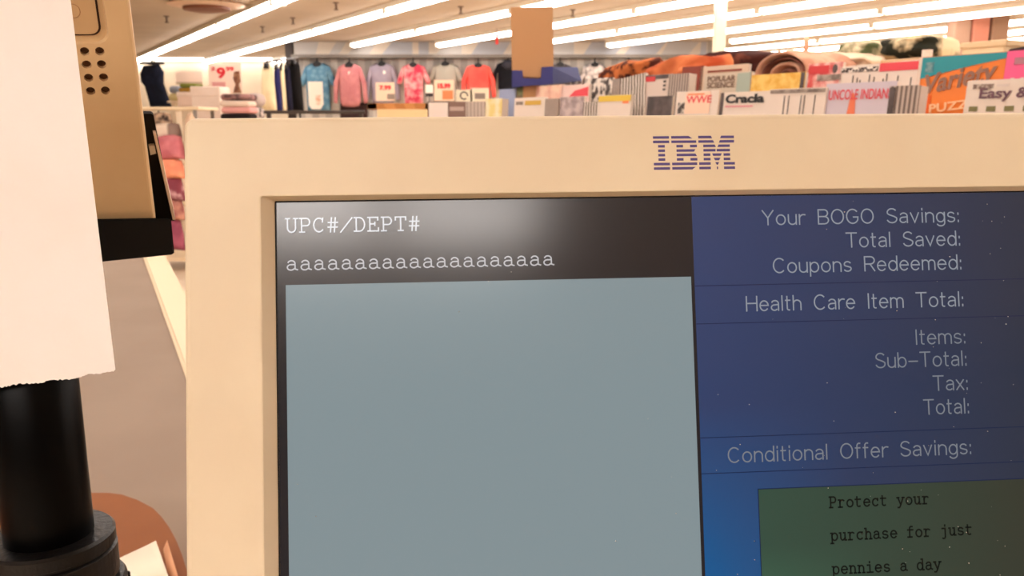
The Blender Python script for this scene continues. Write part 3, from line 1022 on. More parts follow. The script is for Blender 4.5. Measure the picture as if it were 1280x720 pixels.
hung(190, 216, 140, 160, YR - .3, 'dark_print_top', 'black and tan printed top at the head of the pink clothes rack', mat('tan_black', (58, 44, 40), rough=.95, c2=(196, 166, 140), scale=16))
hung(192, 228, 153, 174, YR - .36, 'grey_top', 'grey top with white trim on the rack left of the monitor', mat('grey_trim', (140, 118, 108), rough=.95, c2=(228, 208, 188), scale=9, pattern='wave', stretch=(.1, .1, 1)))
hung(194, 232, 168, 200, YR - .42, 'rose_top', 'dusty rose top on the rack left of the monitor', mat('rose', (206, 126, 132), rough=.95, c2=(190, 106, 114), scale=8))
hung(194, 232, 198, 224, YR - .42, 'peach_top', 'peach coloured top under the dusty rose one', mat('peach', (240, 160, 124), rough=.95, c2=(226, 140, 112), scale=8))
hung(194, 232, 220, 252, YR - .40, 'plum_print_top', 'plum and white printed top in the middle of the rack', mat('plum_print', (130, 62, 74), rough=.95, c2=(214, 170, 170), scale=8, lo=.5, hi=.66))
hung(194, 232, 246, 276, YR - .38, 'brown_pink_top', 'brownish pink top low on the rack left of the monitor', mat('brown_pink', (196, 140, 120), rough=.95, c2=(150, 92, 88), scale=9))
hung(194, 232, 272, 314, YR - .36, 'mauve_top', 'mauve top lowest on the rack above the casters', mat('mauve', (164, 86, 104), rough=.95, c2=(142, 70, 90), scale=8))
hung(230, 250, 140, 220, YR - .38, 'beige_knit_top', 'beige knit top on the rack just behind the monitor edge', mat('beige_knit', (214, 184, 156), rough=.95))

# ================================================================== CARDBOARD SIGN AND BLUE BOX
YC = 3.3
root = thing('cardboard_sign', 'tall plain cardboard sign slotted into the navy blue box', 'sign', at_y(664, 95, YC))
a = at_y(637, 8, YC); b = at_y(692, 85, YC)
P = lambda x, y: (at_y(x, y, YC).x, at_y(x, y, YC).z)
bm = bmesh.new()
add_prism(bm, [P(638, 9), P(691, 8), P(692, 83), P(678, 84), P(677, 97), P(653, 96), P(652, 88), P(640, 88)], YC, YC + .012)
from_bm('board', bm, mat('cardboard', (194, 146, 102), rough=.85, c2=(188, 140, 96), scale=8, pattern='wave', stretch=(0, 0, 1)), root).matrix_basis = WM[root.name].inverted()
bm = bmesh.new()
p = at_y(664, 11, YC)
add_box(bm, (p.x - .03, YC + .012, p.z - .40), (p.x + .03, YC + .02, p.z - .06))
from_bm('back_brace', bm, mat('cardboard', (208, 146, 90)), root).matrix_basis = WM[root.name].inverted()
root = thing('blue_box', 'navy blue cardboard box holding the tall cardboard sign', 'box', at_y(680, 107, YC))
blue_b = mat('navy_card', (44, 53, 108), rough=.6, c2=(41, 50, 103), scale=8)
bm = bmesh.new()
yb = YC + .014
f0 = [at_y(*q, yb) for q in ((640, 88), (640, 109), (690, 105), (690, 84))]
f1 = [at_y(*q, yb + .22) for q in ((722, 84), (727, 101))]
back = [v + Vector((0, .24, 0)) for v in f0]
vs = [bm.verts.new(v) for v in f0] + [bm.verts.new(v) for v in f1] + [bm.verts.new(v) for v in back[:2]]
# front, angled side flap, back
bm.faces.new((vs[0], vs[1], vs[2], vs[3])); bm.faces.new((vs[3], vs[2], vs[5], vs[4])); bm.faces.new((vs[0], vs[6], vs[7], vs[1]))
bm.faces.new((vs[6], vs[4], vs[5], vs[7])); bm.faces.new((vs[1], vs[7], vs[5], vs[2]))
from_bm('body', bm, blue_b, root).matrix_basis = WM[root.name].inverted()
bm = bmesh.new()
q0 = at_y(640, 89, YC - .01); q1 = at_y(690, 109, YC - .01)
S_ = lambda x, y: (at_y(x, y, YC - .01).x, at_y(x, y, YC - .01).z)
add_prism(bm, [S_(640, 88), S_(653, 88), S_(654, 97.5), S_(676, 98.5), S_(677, 84), S_(691, 83), S_(691, 105), S_(640, 109)], YC - .012, YC - .002)
from_bm('front_flap', bm, mat('navy_flap', (62, 63, 122), rough=.6), root).matrix_basis = WM[root.name].inverted()

# ================================================================== MAGAZINE RACK
D = 1.78
def rk(t, dq, z):                       # t along the rack (to the right in the picture), dq behind (+) the front face
    return PX * (D + dq) - AX * t + Vector((0, 0, z))


def rk_hit(px, py, dq):                 # (t, z) on the rack plane set back dq
    p = at_plane(px, py, PX * (D + dq), PX)
    return -(p.dot(AX)), p.z


MR = axes(-AX, PX, Vector((0, 0, 1)), Vector((0, 0, 0)))
tL = rk_hit(598, 120, 0)[0]
tR = rk_hit(1440, 100, 0)[0]
ztop = 1.36
root = thing('magazine_rack', 'long dark magazine rack behind the monitor loaded with magazines', 'magazine rack', rk((tL + tR) / 2, .2, 0))
rack_m = mat('rack_brown', (96, 74, 60), rough=.5)


def rbox(bm, t0, t1, d0, d1, z0, z1, bevel=0.0):
    add_box(bm, (t0, D + d0, z0), (t1, D + d1, z1), M=MR, bevel=bevel)


bm = bmesh.new(); rbox(bm, tL, tR, .06, .44, 0, .9); rbox(bm, tL, tR, -.02, .07, 0, .1)
from_bm('base', bm, rack_m, root).matrix_basis = WM[root.name].inverted()
for d0, z0 in ((-.14, 1.17), (-.03, 1.25), (.08, 1.33)):
    bm = bmesh.new(); rbox(bm, tL, tR, d0, d0 + .11, z0 - .02, z0)
    sh = from_bm('shelf', bm, rack_m, root); sh.matrix_basis = WM[root.name].inverted()
    bm = bmesh.new(); rbox(bm, tL, tR, d0 - .008, d0, z0 - .02, z0 + .05)
    from_bm('lip', bm, rack_m, sh)
bm = bmesh.new(); rbox(bm, tL, tR, .20, .215, .89, 1.505)
from_bm('back_panel', bm, rack_m, root).matrix_basis = WM[root.name].inverted()
bm = bmesh.new(); rbox(bm, tL, tR, .20, .80, 1.50, 1.53, bevel=.004); rbox(bm, tL, tR, .42, .44, .88, 1.51)
from_bm('top_shelf', bm, mat('rack_tan', (196, 164, 128), rough=.6), root).matrix_basis = WM[root.name].inverted()
for tt in (tL, tR - .02):
    bm = bmesh.new()
    add_prism(bm, [(-.15, 1.14), (.44, .9), (.44, 1.5), (.2, 1.5)], tt, tt + .02, M=axes(PX, -AX, Vector((0, 0, 1)), Vector((0, 0, 0))) @ Matrix.Translation((D, 0, 0)))
    from_bm('end_panel', bm, rack_m, root).matrix_basis = WM[root.name].inverted()

TIER = {0: (-.128, 1.17), 1: (-.018, 1.25), 2: (.092, 1.33)}


def magazine(px0, px1, py, tier, label, cover, name='magazine', cat='magazine', th=.012, lean=5, roll=0.0, pages=None, group=None, dq=0.0, skew=0.0):
    """a magazine or stack standing on a tier; top edge at py, from px0 to px1; returns root and a frame at its TOP LEFT corner"""
    d, zb_ = TIER[tier]
    d += dq
    t0, z0 = rk_hit(px0, py, d); t1, z1 = rk_hit(px1, py, d)
    wd = t1 - t0
    L = (z0 - zb_) / math.cos(math.radians(lean))
    o = PX * (D + d) - AX * t0 + Vector((0, 0, zb_))
    M = axes(-AX, PX, Vector((0, 0, 1)), o) @ Matrix.Rotation(math.radians(-lean), 4, 'X') @ Matrix.Rotation(roll, 4, 'Y')
    root = thing(name, label, cat, M=M, group=group)
    bm = bmesh.new()
    add_prism(bm, [(0, 0), (wd, 0), (wd, L + skew), (0, L)], .0015, th, M=None)
    from_bm('pages', bm, pages or mat('paper_pages', (222, 206, 190), rough=.8), root, M)
    bm = bmesh.new()
    add_prism(bm, [(-.001, 0), (wd + .001, 0), (wd + .001, L + skew + .001), (-.001, L + .001)], 0, .0015)
    add_box(bm, (-.0015, 0, 0), (0, th + .001, L))
    from_bm('cover', bm, cover, root, M)
    return root, M @ Matrix.Translation((0, -.0008, L)), wd, L


def cp(root, M, name, x0, x1, z0, z1, m, d=-.0006):     # printed block on a cover, z measured down from the top edge (negative)
    bm = bmesh.new()
    add_box(bm, (x0, d, z0), (x1, 0, z1))
    return from_bm(name, bm, m, root, M)


def cpoly(root, M, name, pts, m, d=-.0006):
    bm = bmesh.new()
    add_prism(bm, pts, d, 0)
    return from_bm(name, bm, m, root, M)


def title(root, M, text, x, z, wd, ht, m, bold=.0, shear=0.0, name='title'):
    return font_mesh(name, text, .05, m, root, M @ Matrix.Translation((x, -.0012, z)), width=wd, height=ht, bold=bold, shear=shear)


mag_white = mat('mag_white', (226, 208, 192), rough=.5)
mag_grey = mat('mag_grey', (170, 152, 138), rough=.6, c2=(120, 104, 94), scale=40, pattern='noise')
mag_stripe = mat('mag_stripe', (186, 166, 152), rough=.6, c2=(112, 96, 88), scale=28, pattern='wave', stretch=(1, 0, 0))
mag_bw = mat('mag_bw', (70, 60, 56), rough=.5, c2=(226, 212, 198), scale=34, lo=.46, hi=.54)
mag_bw2 = mat('mag_bw_diag', (88, 76, 70), rough=.5, c2=(214, 198, 182), scale=22, pattern='bands', stretch=(1, 0, 1.4), lo=.45, hi=.55)
mag_red = mat('mag_red', (206, 84, 80), rough=.5, c2=(236, 190, 178), scale=30)
mag_yel = mat('mag_yellow', (222, 166, 62), rough=.5, c2=(236, 196, 104), scale=40)
mag_lav = mat('mag_lavender', (202, 188, 196), rough=.5)
mag_dark = mat('mag_dark', (66, 54, 52), rough=.5, c2=(96, 82, 78), scale=20)
mag_maroon = mat('mag_maroon', (128, 52, 34), rough=.6)
mag_pink = mat('mag_pink', (236, 92, 140), rough=.5)
mag_org = mat('mag_orange', (236, 126, 44), rough=.45)
mag_teal = mat('mag_teal', (36, 140, 148), rough=.45)
mag_deep = mat('mag_deep_orange', (226, 96, 24), rough=.5)
ink = mat('title_brown', (146, 104, 84), rough=.5)
ink_p = mat('title_plum', (104, 70, 80), rough=.5)
blackp = mat('title_black', (34, 28, 28), rough=.5)
redl = mat('title_red', (224, 70, 80), rough=.5)

# right end: the puzzle magazines
r, M, w_, h = magazine(1144, 1256, 72, 2, 'orange and teal puzzle magazine with slanting brown title lettering', mag_org, lean=4)
n = 14
wave_top = [(w_ * k / n, -.050 + .038 * (k / n) ** 1.2 + .004 * math.sin(k / n * PI)) for k in range(n + 1)]
cpoly(r, M, 'teal_band', [(0, 0)] + wave_top + [(w_, 0)], mag_teal)
cp(r, M, 'spine_edge', 0, .008, -.16, 0, mat('mag_edge', (222, 204, 186)), d=-.001)
cp(r, M, 'logo_block', .018, .040, -.035, -.012, mat('logo_pale', (120, 150, 150), c2=(60, 120, 130), scale=90), d=-.001)
cp(r, M, 'corner_block', .010, .042, -.16, -.088, mag_deep, d=-.001)
font_mesh('title', 'Variety', .05, ink, r, M @ Matrix.Translation((w_ * .14, -.0014, -.098)) @ Matrix.Rotation(math.radians(-9), 4, 'Y'), width=w_ * .80, height=.058, bold=.0012, shear=.28)
font_mesh('subtitle', 'PUZZLES', .05, mat('subtitle_cream', (250, 200, 150)), r, M @ Matrix.Translation((w_ * .20, -.0014, -.128)) @ Matrix.Rotation(math.radians(-6), 4, 'Y'), width=w_ * .7, height=.02, bold=.001)
r, M, w_, h = magazine(1254, 1345, 64, 2, 'hot pink puzzle magazine at the right edge', mag_pink, lean=4, dq=-.006)
cp(r, M, 'header_print', w_ * .12, w_ * .5, -.028, -.014, mat('pink_grey', (176, 120, 132)))
for k in range(5):
    cp(r, M, 'white_stroke', w_ * (.10 + .14 * k), w_ * (.15 + .14 * k), -.12, -.056, mag_white)
r, M, w_, h = magazine(1199, 1330, 101, 0, 'white Easy and Fun puzzle magazine in front at the right', mag_white, lean=5)
cp(r, M, 'header_print', w_ * .06, w_ * .27, -.016, -.007, mat('print_brown', (120, 98, 88), c2=(232, 216, 200), scale=160, lo=.45, hi=.75))
cp(r, M, 'header_note', w_ * .30, w_ * .42, -.013, -.008, mat('print_pale', (216, 198, 186)))
title(r, M, 'Easy & Fun', w_ * .14, -.041, w_ * .80, .026, ink_p, bold=.0012)
for k in range(5):
    cp(r, M, 'bottom_print', w_ * (.05 + .18 * k), w_ * (.14 + .18 * k), -.060, -.050, mat('print_olive', (120, 112, 70)))
# stack of ruled white covers with a red header
r, M, w_, h = magazine(1044, 1142, 84, 2, 'white ruled magazine with red title strip left of the orange one', mag_white, lean=5, skew=.006)
cp(r, M, 'red_strip', w_ * .52, w_, -.016, .004, redl)
cp(r, M, 'script_title', w_ * .02, w_ * .5, -.014, -.003, mat('script_dark', (70, 58, 54), c2=(244, 228, 212), scale=120, lo=.5, hi=.56))
for k, f in enumerate((.18, .24, .28, .40, .46, .58, .62, .76, .92)):
    cp(r, M, 'ruled_line', w_ * f, w_ * f + .0025, -.085, -.022 - .006 * (k % 3), dark_p)
r, M, w_, h = magazine(1104, 1141, 108, 0, 'grey stack of magazine spines beside the lavender cover', mag_stripe, lean=4, th=.03, name='magazine_stack', cat='magazine stack')
cp(r, M, 'dark_spine', 0, w_ * .2, -.08, -.002, mag_dark)
r, M, w_, h = magazine(1020, 1107, 105, 0, 'lavender white cover with red capital letters and orange figure', mag_lav, lean=6)
title(r, M, 'UNCOLE INDIANS', w_ * .06, -.037, w_ * .9, .023, redl, bold=.0004)
cpoly(r, M, 'orange_figure', [(w_ * .36, -.07), (w_ * .38, -.035), (w_ * .42, -.02), (w_ * .46, -.035), (w_ * .48, -.07)], mat('figure_orange', (226, 120, 84)))
r, M, w_, h = magazine(1004, 1046, 80, 2, 'red and white mottled magazine left of the ruled white one', mag_red, lean=5)
cp(r, M, 'red_header', .002, w_ * .62, -.026, -.006, mat('header_red', (204, 60, 62)))
cp(r, M, 'grey_print', w_ * .3, w_ * .98, -.045, -.03, mag_grey)
cpoly(r, M, 'dark_ball', [(w_ * .8 + .008 * math.cos(k * PI / 6), -.016 + .012 * math.sin(k * PI / 6)) for k in range(12)], mag_dark)
r, M, w_, h = magazine(952, 1022, 112, 0, 'white magazine with thin upright rules under a grey strip', mag_white, lean=5)
cp(r, M, 'grey_strip', .002, w_ - .002, -.010, -.001, mag_grey)
for f in (.28, .36, .58, .64, .82):
    cp(r, M, 'ruled_line', w_ * f, w_ * f + .0022, -.07, -.016, dark_p)
r, M, w_, h = magazine(931, 997, 94, 1, 'mustard yellow magazine under the rolled pinkish blanket', mag_yel, lean=5)
cp(r, M, 'dark_edge', w_ * .93, w_, -.10, .0, mag_dark)
r, M, w_, h = magazine(891, 951, 116, 0, 'white magazine with large black Cracla title', mag_white, lean=5)
cp(r, M, 'spine', 0, w_ * .07, -.08, 0, mag_dark)
title(r, M, 'Cracla', w_ * .12, -.028, w_ * .80, .023, blackp, bold=.0022)
cp(r, M, 'pink_line', w_ * .12, w_ * .7, -.038, -.034, mat('pinkish', (222, 140, 146)))
r, M, w_, h = magazine(869, 928, 84, 2, 'tan framed magazine with crowded grey title beneath the dark blanket', mat('mag_tan', (206, 178, 152), rough=.6), lean=5)
cp(r, M, 'dark_bar', w_ * .16, w_ * .88, -.018, -.012, mag_maroon)
r, M, w_, h = magazine(872, 930, 93, 1, 'grey green magazine with dense brown lettering above the Cracla one', mat('mag_sage', (200, 182, 160), rough=.6), lean=5)
cp(r, M, 'green_side', w_ * .72, w_ * .99, -.09, -.002, mat('sage', (164, 172, 156)))
title(r, M, 'POPULAR', w_ * .08, -.022, w_ * .6, .016, mat('print_brown2', (120, 92, 78)), bold=.001)
title(r, M, 'SCIENCE', w_ * .08, -.040, w_ * .6, .016, mat('print_brown2', (120, 92, 78)), bold=.001, name='title')
r, M, w_, h = magazine(836, 888, 115, 0, 'white and peach magazine with big red WWE letters', mag_white, lean=5)
cp(r, M, 'peach_block', w_ * .24, w_ * .82, -.06, -.003, mat('peach_print', (248, 206, 178)))
cp(r, M, 'small_header', w_ * .28, w_ * .68, -.010, -.006, orange_p, d=-.001)
title(r, M, 'WWE', w_ * .26, -.032, w_ * .6, .020, redl, bold=.0008)
cp(r, M, 'photo_corner', w_ * .06, w_ * .22, -.06, -.030, mag_bw)
r, M, w_, h = magazine(829, 854, 93, 1, 'grey upright stack of thin comics left of the maroon space', mag_stripe, lean=4, th=.03, name='magazine_stack', cat='magazine stack')
r, M, w_, h = magazine(846, 872, 84, 2, 'maroon cover between the grey stack and the tan magazine', mag_maroon, lean=5)
r, M, w_, h = magazine(791, 831, 95, 1, 'white magazine with a red and black header below the orange blanket', mat('mag_pale', (214, 194, 180), rough=.6), lean=5)
cp(r, M, 'dark_header', 0, w_, -.012, .0, mag_dark)
cp(r, M, 'red_header', w_ * .06, w_ * .5, -.019, -.004, mat('header_red', (204, 60, 62)), d=-.001)
for k in range(3):
    cp(r, M, 'dot', w_ * .76, w_ * .84, -.024 - .012 * k, -.018 - .012 * k, dark_p)
r, M, w_, h = magazine(802, 832, 121, 0, 'dark grey magazine low in front beside the WWE one', mag_dark, lean=4)
r, M, w_, h = magazine(775, 806, 97, 1, 'tilted black and white magazine with diagonal picture', mag_bw2, lean=6, roll=math.radians(-7), dq=-.01)
r, M, w_, h = magazine(761, 779, 99, 2, 'plain grey brown magazine edge under the leopard blanket', mag_stripe, lean=4)
r, M, w_, h = magazine(728, 760, 99, 2, 'magazine with a grid of black and white photos', mag_bw, lean=4)
r, M, w_, h = magazine(741, 781, 120, 0, 'white magazine with a yellow top strip', mag_white, lean=4)
cp(r, M, 'yellow_strip', 0, w_, -.018, 0, mat('strip_yellow', (222, 186, 70)))
cp(r, M, 'red_mark', w_ * .76, w_ * .94, -.025, -.018, orange_p)
r, M, w_, h = magazine(716, 744, 128, 0, 'small dark patterned magazine left of the yellow topped one', mag_bw2, lean=4)
r, M, w_, h = magazine(696, 730, 107, 1, 'pale magazine with a red wedge beneath the navy box', mat('mag_rose', (232, 200, 188), rough=.6), lean=4)
cpoly(r, M, 'red_wedge', [(w_ * .3, -.04), (w_ * .5, -.02), (w_ * .98, -.008), (w_ * .98, -.04)], redl)
r, M, w_, h = magazine(692, 722, 122, 0, 'grey pink magazine with dark top left of the patterned one', mat('mag_mauve', (196, 176, 172), rough=.6, c2=(150, 132, 130), scale=30), lean=4)
r, M, w_, h = magazine(664, 698, 108, 1, 'peach magazine cover just under the navy box', mat('mag_peach', (240, 204, 178), rough=.6, c2=(222, 160, 140), scale=14), lean=4)
r, M, w_, h = magazine(640, 664, 109, 1, 'green and brown magazine under the left end of the navy box', mat('mag_green', (136, 160, 104), rough=.6, c2=(120, 92, 70), scale=12), lean=4)
r, M, w_, h = magazine(676, 693, 124, 0, 'grey striped stack right of the yellow labelled one', mag_stripe, lean=3, th=.03, name='magazine_stack', cat='magazine stack')
r, M, w_, h = magazine(638, 676, 123, 0, 'white newspaper with a yellow label', mag_white, lean=3, name='newspaper', cat='newspaper')
cp(r, M, 'yellow_label', w_ * .36, w_ * .88, -.026, -.010, mat('label_yellow', (206, 164, 70)))
cp(r, M, 'grey_print', w_ * .06, w_ * .3, -.024, -.012, mag_grey)
r, M, w_, h = magazine(620, 640, 112, 1, 'blue grey card left of the white newspaper', mat('card_blue', (150, 158, 186), rough=.6), lean=3, name='card', cat='card')
r, M, w_, h = magazine(602, 622, 124, 0, 'yellow and white box of cards beneath the coral sweater', mat('card_yellow', (230, 206, 130), rough=.6, c2=(244, 230, 204), scale=14), lean=3, name='card_box', cat='box', th=.03)

# leaning cards left of the rack
for a_, b_, c_, d_, m, nm, lb, pr in ((570, 590, 112, 127, mat('card_cream', (246, 230, 200), rough=.7), 'greeting_card', 'cream card with a small ring drawn on it', 'ring'),
                                (588, 611, 110, 127, mat('card_cream', (246, 230, 200)), 'greeting_card', 'cream card with grey picture before the coral sweater', 'pic'),
                                (536, 560, 128, 150, mat('card_white2', (244, 226, 212), rough=.7), 'white_leaflet', 'white leaflet right of the wooden bin', None),
                                (560, 582, 127, 150, mat('card_brown', (140, 110, 98), rough=.7), 'brown_card', 'brown card with pale lettering band under the cream cards', 'band'),
                                (582, 606, 127, 150, mat('card_stripe', (204, 186, 170), rough=.7, c2=(176, 158, 146), scale=18, pattern='wave'), 'striped_card', 'pale striped card left of the yellow card box', None)):
    r, M, w_, h = card(a_, b_, c_, d_, 4.4 if pr in ('ring', 'pic') else 4.3, nm, lb, 'card' if 'card' in nm else 'leaflet', m, th=.01)
    if pr == 'ring':
        V = []; Fc = []
        ribbon(A(w_ * .5, h * .5, w_ * .22, h * .3, 0, 300, 14), .006, 1, 1, 0, 0, V, Fc)
        mesh('ring_print', [(v.x, -.001, v.y) for v in V], Fc, dark_p, r, M)
    elif pr == 'pic':
        patch(r, M, 'picture', w_ * .24, w_ * .8, h * .2, h * .62, mat('grey_print', (150, 132, 120)), d=-.002)
    elif pr == 'band':
        patch(r, M, 'band', w_ * .1, w_ * .9, h * .5, h * .72, mat('band_pale', (196, 170, 156)), d=-.002)
# shelf that carries those cards
a = at_y(532, 150, 4.3); b = at_y(612, 150, 4.3)
root = thing('card_stand', 'low stand holding cards left of the magazine rack', 'stand', ((a.x + b.x) / 2, 4.4, 0))
bm = bmesh.new(); add_box(bm, (a.x, 4.25, a.z - .03), (b.x, 4.6, a.z), bevel=.004)
from_bm('shelf', bm, rack_m, root).matrix_basis = WM[root.name].inverted()
bm = bmesh.new(); add_box(bm, (a.x + .02, 4.4, 0), (b.x - .02, 4.58, a.z - .03))
add_box(bm, (a.x, 4.41, a.z), (b.x, 4.43, at_y(570, 127, 4.4).z + .0))
from_bm('base', bm, rack_m, root).matrix_basis = WM[root.name].inverted()


# ------------------------------------------------------------------ plush blankets along the top of the rack
def blanket(pts, dp, dq, name, label, m, folds=3, amp=.02, seed=0, base=1.531):
    """a folded plush throw: outline traced on the rack-top plane set back dq, swollen to depth dp, with soft fold ridges"""
    P = []
    ylow = min(q_[1] for q_ in pts) + .58 * (max(q_[1] for q_ in pts) - min(q_[1] for q_ in pts))
    for x, y in pts:
        t, z = rk_hit(x, y, dq)
        P.append((t, base if y > ylow else max(z, base)))
    P = dense(P, 6)
    for _ in range(2):
        P = [((P[i - 1][0] + 2 * P[i][0] + P[(i + 1) % len(P)][0]) / 4, (P[i - 1][1] + 2 * P[i][1] + P[(i + 1) % len(P)][1]) / 4) for i in range(len(P))]
    n = len(P)
    cx_ = sum(p[0] for p in P) / n; cz = sum(p[1] for p in P) / n
    o = PX * (D + dq) - AX * cx_ + Vector((0, 0, min(p[1] for p in P)))
    M = axes(-AX, PX, Vector((0, 0, 1)), o)
    zb_ = min(p[1] for p in P)
    bm = bmesh.new()
    rings = []
    prof = [(0.0, .0), (.5, .02), (.8, .10), (.95, .28), (1.0, .5), (.97, .75), (.85, .92), (.5, 1.0), (0.0, 1.0)]
    for f, y in prof[1:-1]:
        ring = []
        for px_, pz in P:
            xx = cx_ + (px_ - cx_) * f; zz = cz + (pz - cz) * f
            nz = noise.noise(Vector((xx * 11 + seed, zz * 20, y * 4 + seed))) * amp + noise.noise(Vector((xx * 34 + seed, zz * 40, y * 9))) * amp * .4
            rd = amp * .7 * math.sin((zz - zb_) * folds * 60 + 6 * noise.noise(Vector((xx * 5, 0, seed))))
            ring.append(bm.verts.new((xx - cx_, (y - .0) * dp + (rd if y < .5 else 0) + nz, max(0, zz - zb_ + nz * .8))))
        rings.append(ring)
    for a_, b_ in zip(rings, rings[1:]):
        for i in range(n):
            bm.faces.new((a_[i], a_[(i + 1) % n], b_[(i + 1) % n], b_[i]))
    bm.faces.new(rings[0][::-1]); bm.faces.new(rings[-1])
    bmesh.ops.triangulate(bm, faces=[f for f in bm.faces if len(f.verts) > 4])
    o_ = from_bm(name, bm, m, None, M, smooth=True)
    return tag(o_, label, 'blanket')


leop = mat('plush_leopard', (70, 26, 12), rough=.95, c2=(190, 104, 52), scale=26, lo=.42, hi=.56, bump=.4)
orng = mat('plush_orange', (168, 66, 28), rough=.95, c2=(226, 136, 84), scale=7, bump=.4, lo=.35, hi=.7)
dbrn = mat('plush_dark_brown', (64, 28, 22), rough=.95, c2=(150, 84, 60), scale=9, bump=.4, lo=.5, hi=.75)
pkbr = mat('plush_pink_brown', (206, 150, 120), rough=.95, c2=(120, 72, 60), scale=12, pattern='bands', stretch=(1, 1, 3.0), lo=.55, hi=.8, bump=.4)
crm = mat('plush_cream', (240, 214, 186), rough=.95, c2=(224, 190, 160), scale=14, bump=.4)
gblk = mat('plush_green_black', (40, 42, 32), rough=.95, c2=(236, 216, 176), scale=9, lo=.44, hi=.53, bump=.3)
gcam = mat('plush_camo', (84, 92, 58), rough=.95, c2=(226, 212, 178), scale=14, lo=.43, hi=.56, bump=.3)
blanket([(727, 102), (729, 90), (742, 84), (762, 79), (782, 73), (801, 73), (803, 102), (760, 102)], .18, .23, 'leopard_blanket', 'brown leopard print plush blanket rolled at the left end of the pile', leop, seed=1)
blanket([(795, 98), (797, 84), (806, 76), (835, 70), (866, 66), (872, 80), (871, 100), (830, 102)], .22, .225, 'orange_blanket', 'orange plush blanket folded in the pile beside the leopard one', orng, seed=2, folds=2)
blanket([(862, 86), (862, 68), (880, 63), (905, 60), (935, 64), (947, 70), (946, 88), (905, 90)], .20, .46, 'dark_brown_blanket', 'dark brown plush blanket folded beside the orange one', dbrn, seed=3, folds=2)
def rolled(pxc, pyc, radii, dq, dp, name, label, ms):
    """a throw folded over on itself: nested arches seen from the end"""
    t0, z0 = rk_hit(pxc, pyc, dq)
    sc_ = (rk_hit(pxc + 10, pyc, dq)[0] - t0) / 10
    sz = (z0 - rk_hit(pxc, pyc + 10, dq)[1]) / 10
    o = PX * (D + dq) - AX * t0 + Vector((0, 0, z0))
    M = axes(-AX, PX, Vector((0, 0, 1)), o)
    bm = bmesh.new()
    for li, (ro_, ho, ri, hi_) in enumerate(radii):
        N = 20
        sec = []
        for k in range(N + 1):
            a = PI * k / N
            wob = 1 + .05 * noise.noise(Vector((li * 3.1, k * .35, 1.7)))
            po = Vector((-ro_ * sc_ * math.cos(a) * wob, 0, ho * sz * math.sin(a) * wob))
            pi_ = Vector((-ri * sc_ * math.cos(a), 0, hi_ * sz * math.sin(a)))
            md = (po + pi_) / 2
            rowv = []
            for q_, y in ((pi_, .03), (pi_ * .5 + md * .5, .008), (md, 0), (po * .5 + md * .5, .008), (po, .03), (po, dp), (pi_, dp)):
                rowv.append(bm.verts.new((q_.x, y + .01 * li, q_.z)))
            sec.append(rowv)
        fs = []
        drop = 1.533 - z0
        for end, pos in ((sec[0], 0), (sec[-1], len(sec))):
            cpv = [bm.verts.new((v.co.x, v.co.y, drop)) for v in end]
            sec.insert(0, cpv) if pos == 0 else sec.append(cpv)
        for a_, b_ in zip(sec, sec[1:]):
            for i in range(7):
                fs.append(bm.faces.new((a_[i], b_[i], b_[(i + 1) % 7], a_[(i + 1) % 7])))
        fs.append(bm.faces.new(sec[0])); fs.append(bm.faces.new(sec[-1][::-1]))
        for f in fs:
            f.material_index = li % len(ms)
    return tag(from_bm(name, bm, ms, None, M, smooth=True), label, 'blanket')


rolled(974, 92, [(36, 29, 28, 22), (28, 22, 23, 17), (23, 17, 12, 9), (12, 9, 0.5, 0.5)], .225, .22, 'rolled_blanket', 'pinkish brown plush blanket rolled with arching layers above the mustard magazine',
       [mat('plush_tan', (222, 174, 146), rough=.95, c2=(198, 142, 116), scale=20, bump=.4), mat('plush_cocoa', (112, 66, 54), rough=.95, c2=(140, 90, 74), scale=20, bump=.4)])
blanket([(990, 86), (994, 68), (1020, 64), (1060, 66), (1082, 72), (1078, 84), (1040, 88)], .12, .44, 'cream_blanket', 'cream plush blanket lying between the pinkish roll and the camouflage one', crm, seed=5)
tc0 = rk_hit(1028, 72, .52)[0]; tc1, zc = rk_hit(1162, 71, .52)
root = thing('flat_carton', 'flat tan carton under the camouflage and cream blankets', 'box', rk((tc0 + tc1) / 2, .6, 1.53))
bm = bmesh.new(); rbox(bm, tc0, tc1, .52, .80, 1.531, zc, bevel=.004)
from_bm('body', bm, mat('carton_tan', (206, 172, 134), rough=.7), root).matrix_basis = WM[root.name].inverted()
bm = bmesh.new(); rbox(bm, tc1 - .022, tc1 + .002, .515, .53, 1.531, zc + .02)
from_bm('white_post', bm, mag_white, root).matrix_basis = WM[root.name].inverted()
blanket([(1036, 82), (1037, 56), (1055, 50), (1075, 50), (1086, 54), (1087, 80)], .20, .58, 'camouflage_blanket', 'green and white plush blanket left of the black striped one', gcam, seed=6, amp=.010, base=zc + .002)
blanket([(1088, 82), (1088, 50), (1110, 46), (1140, 41), (1158, 42), (1160, 60), (1157, 80)], .20, .58, 'black_cream_blanket', 'cream plush blanket with black and green stripes above the orange magazine', gblk, seed=8, amp=.010, base=zc + .002)

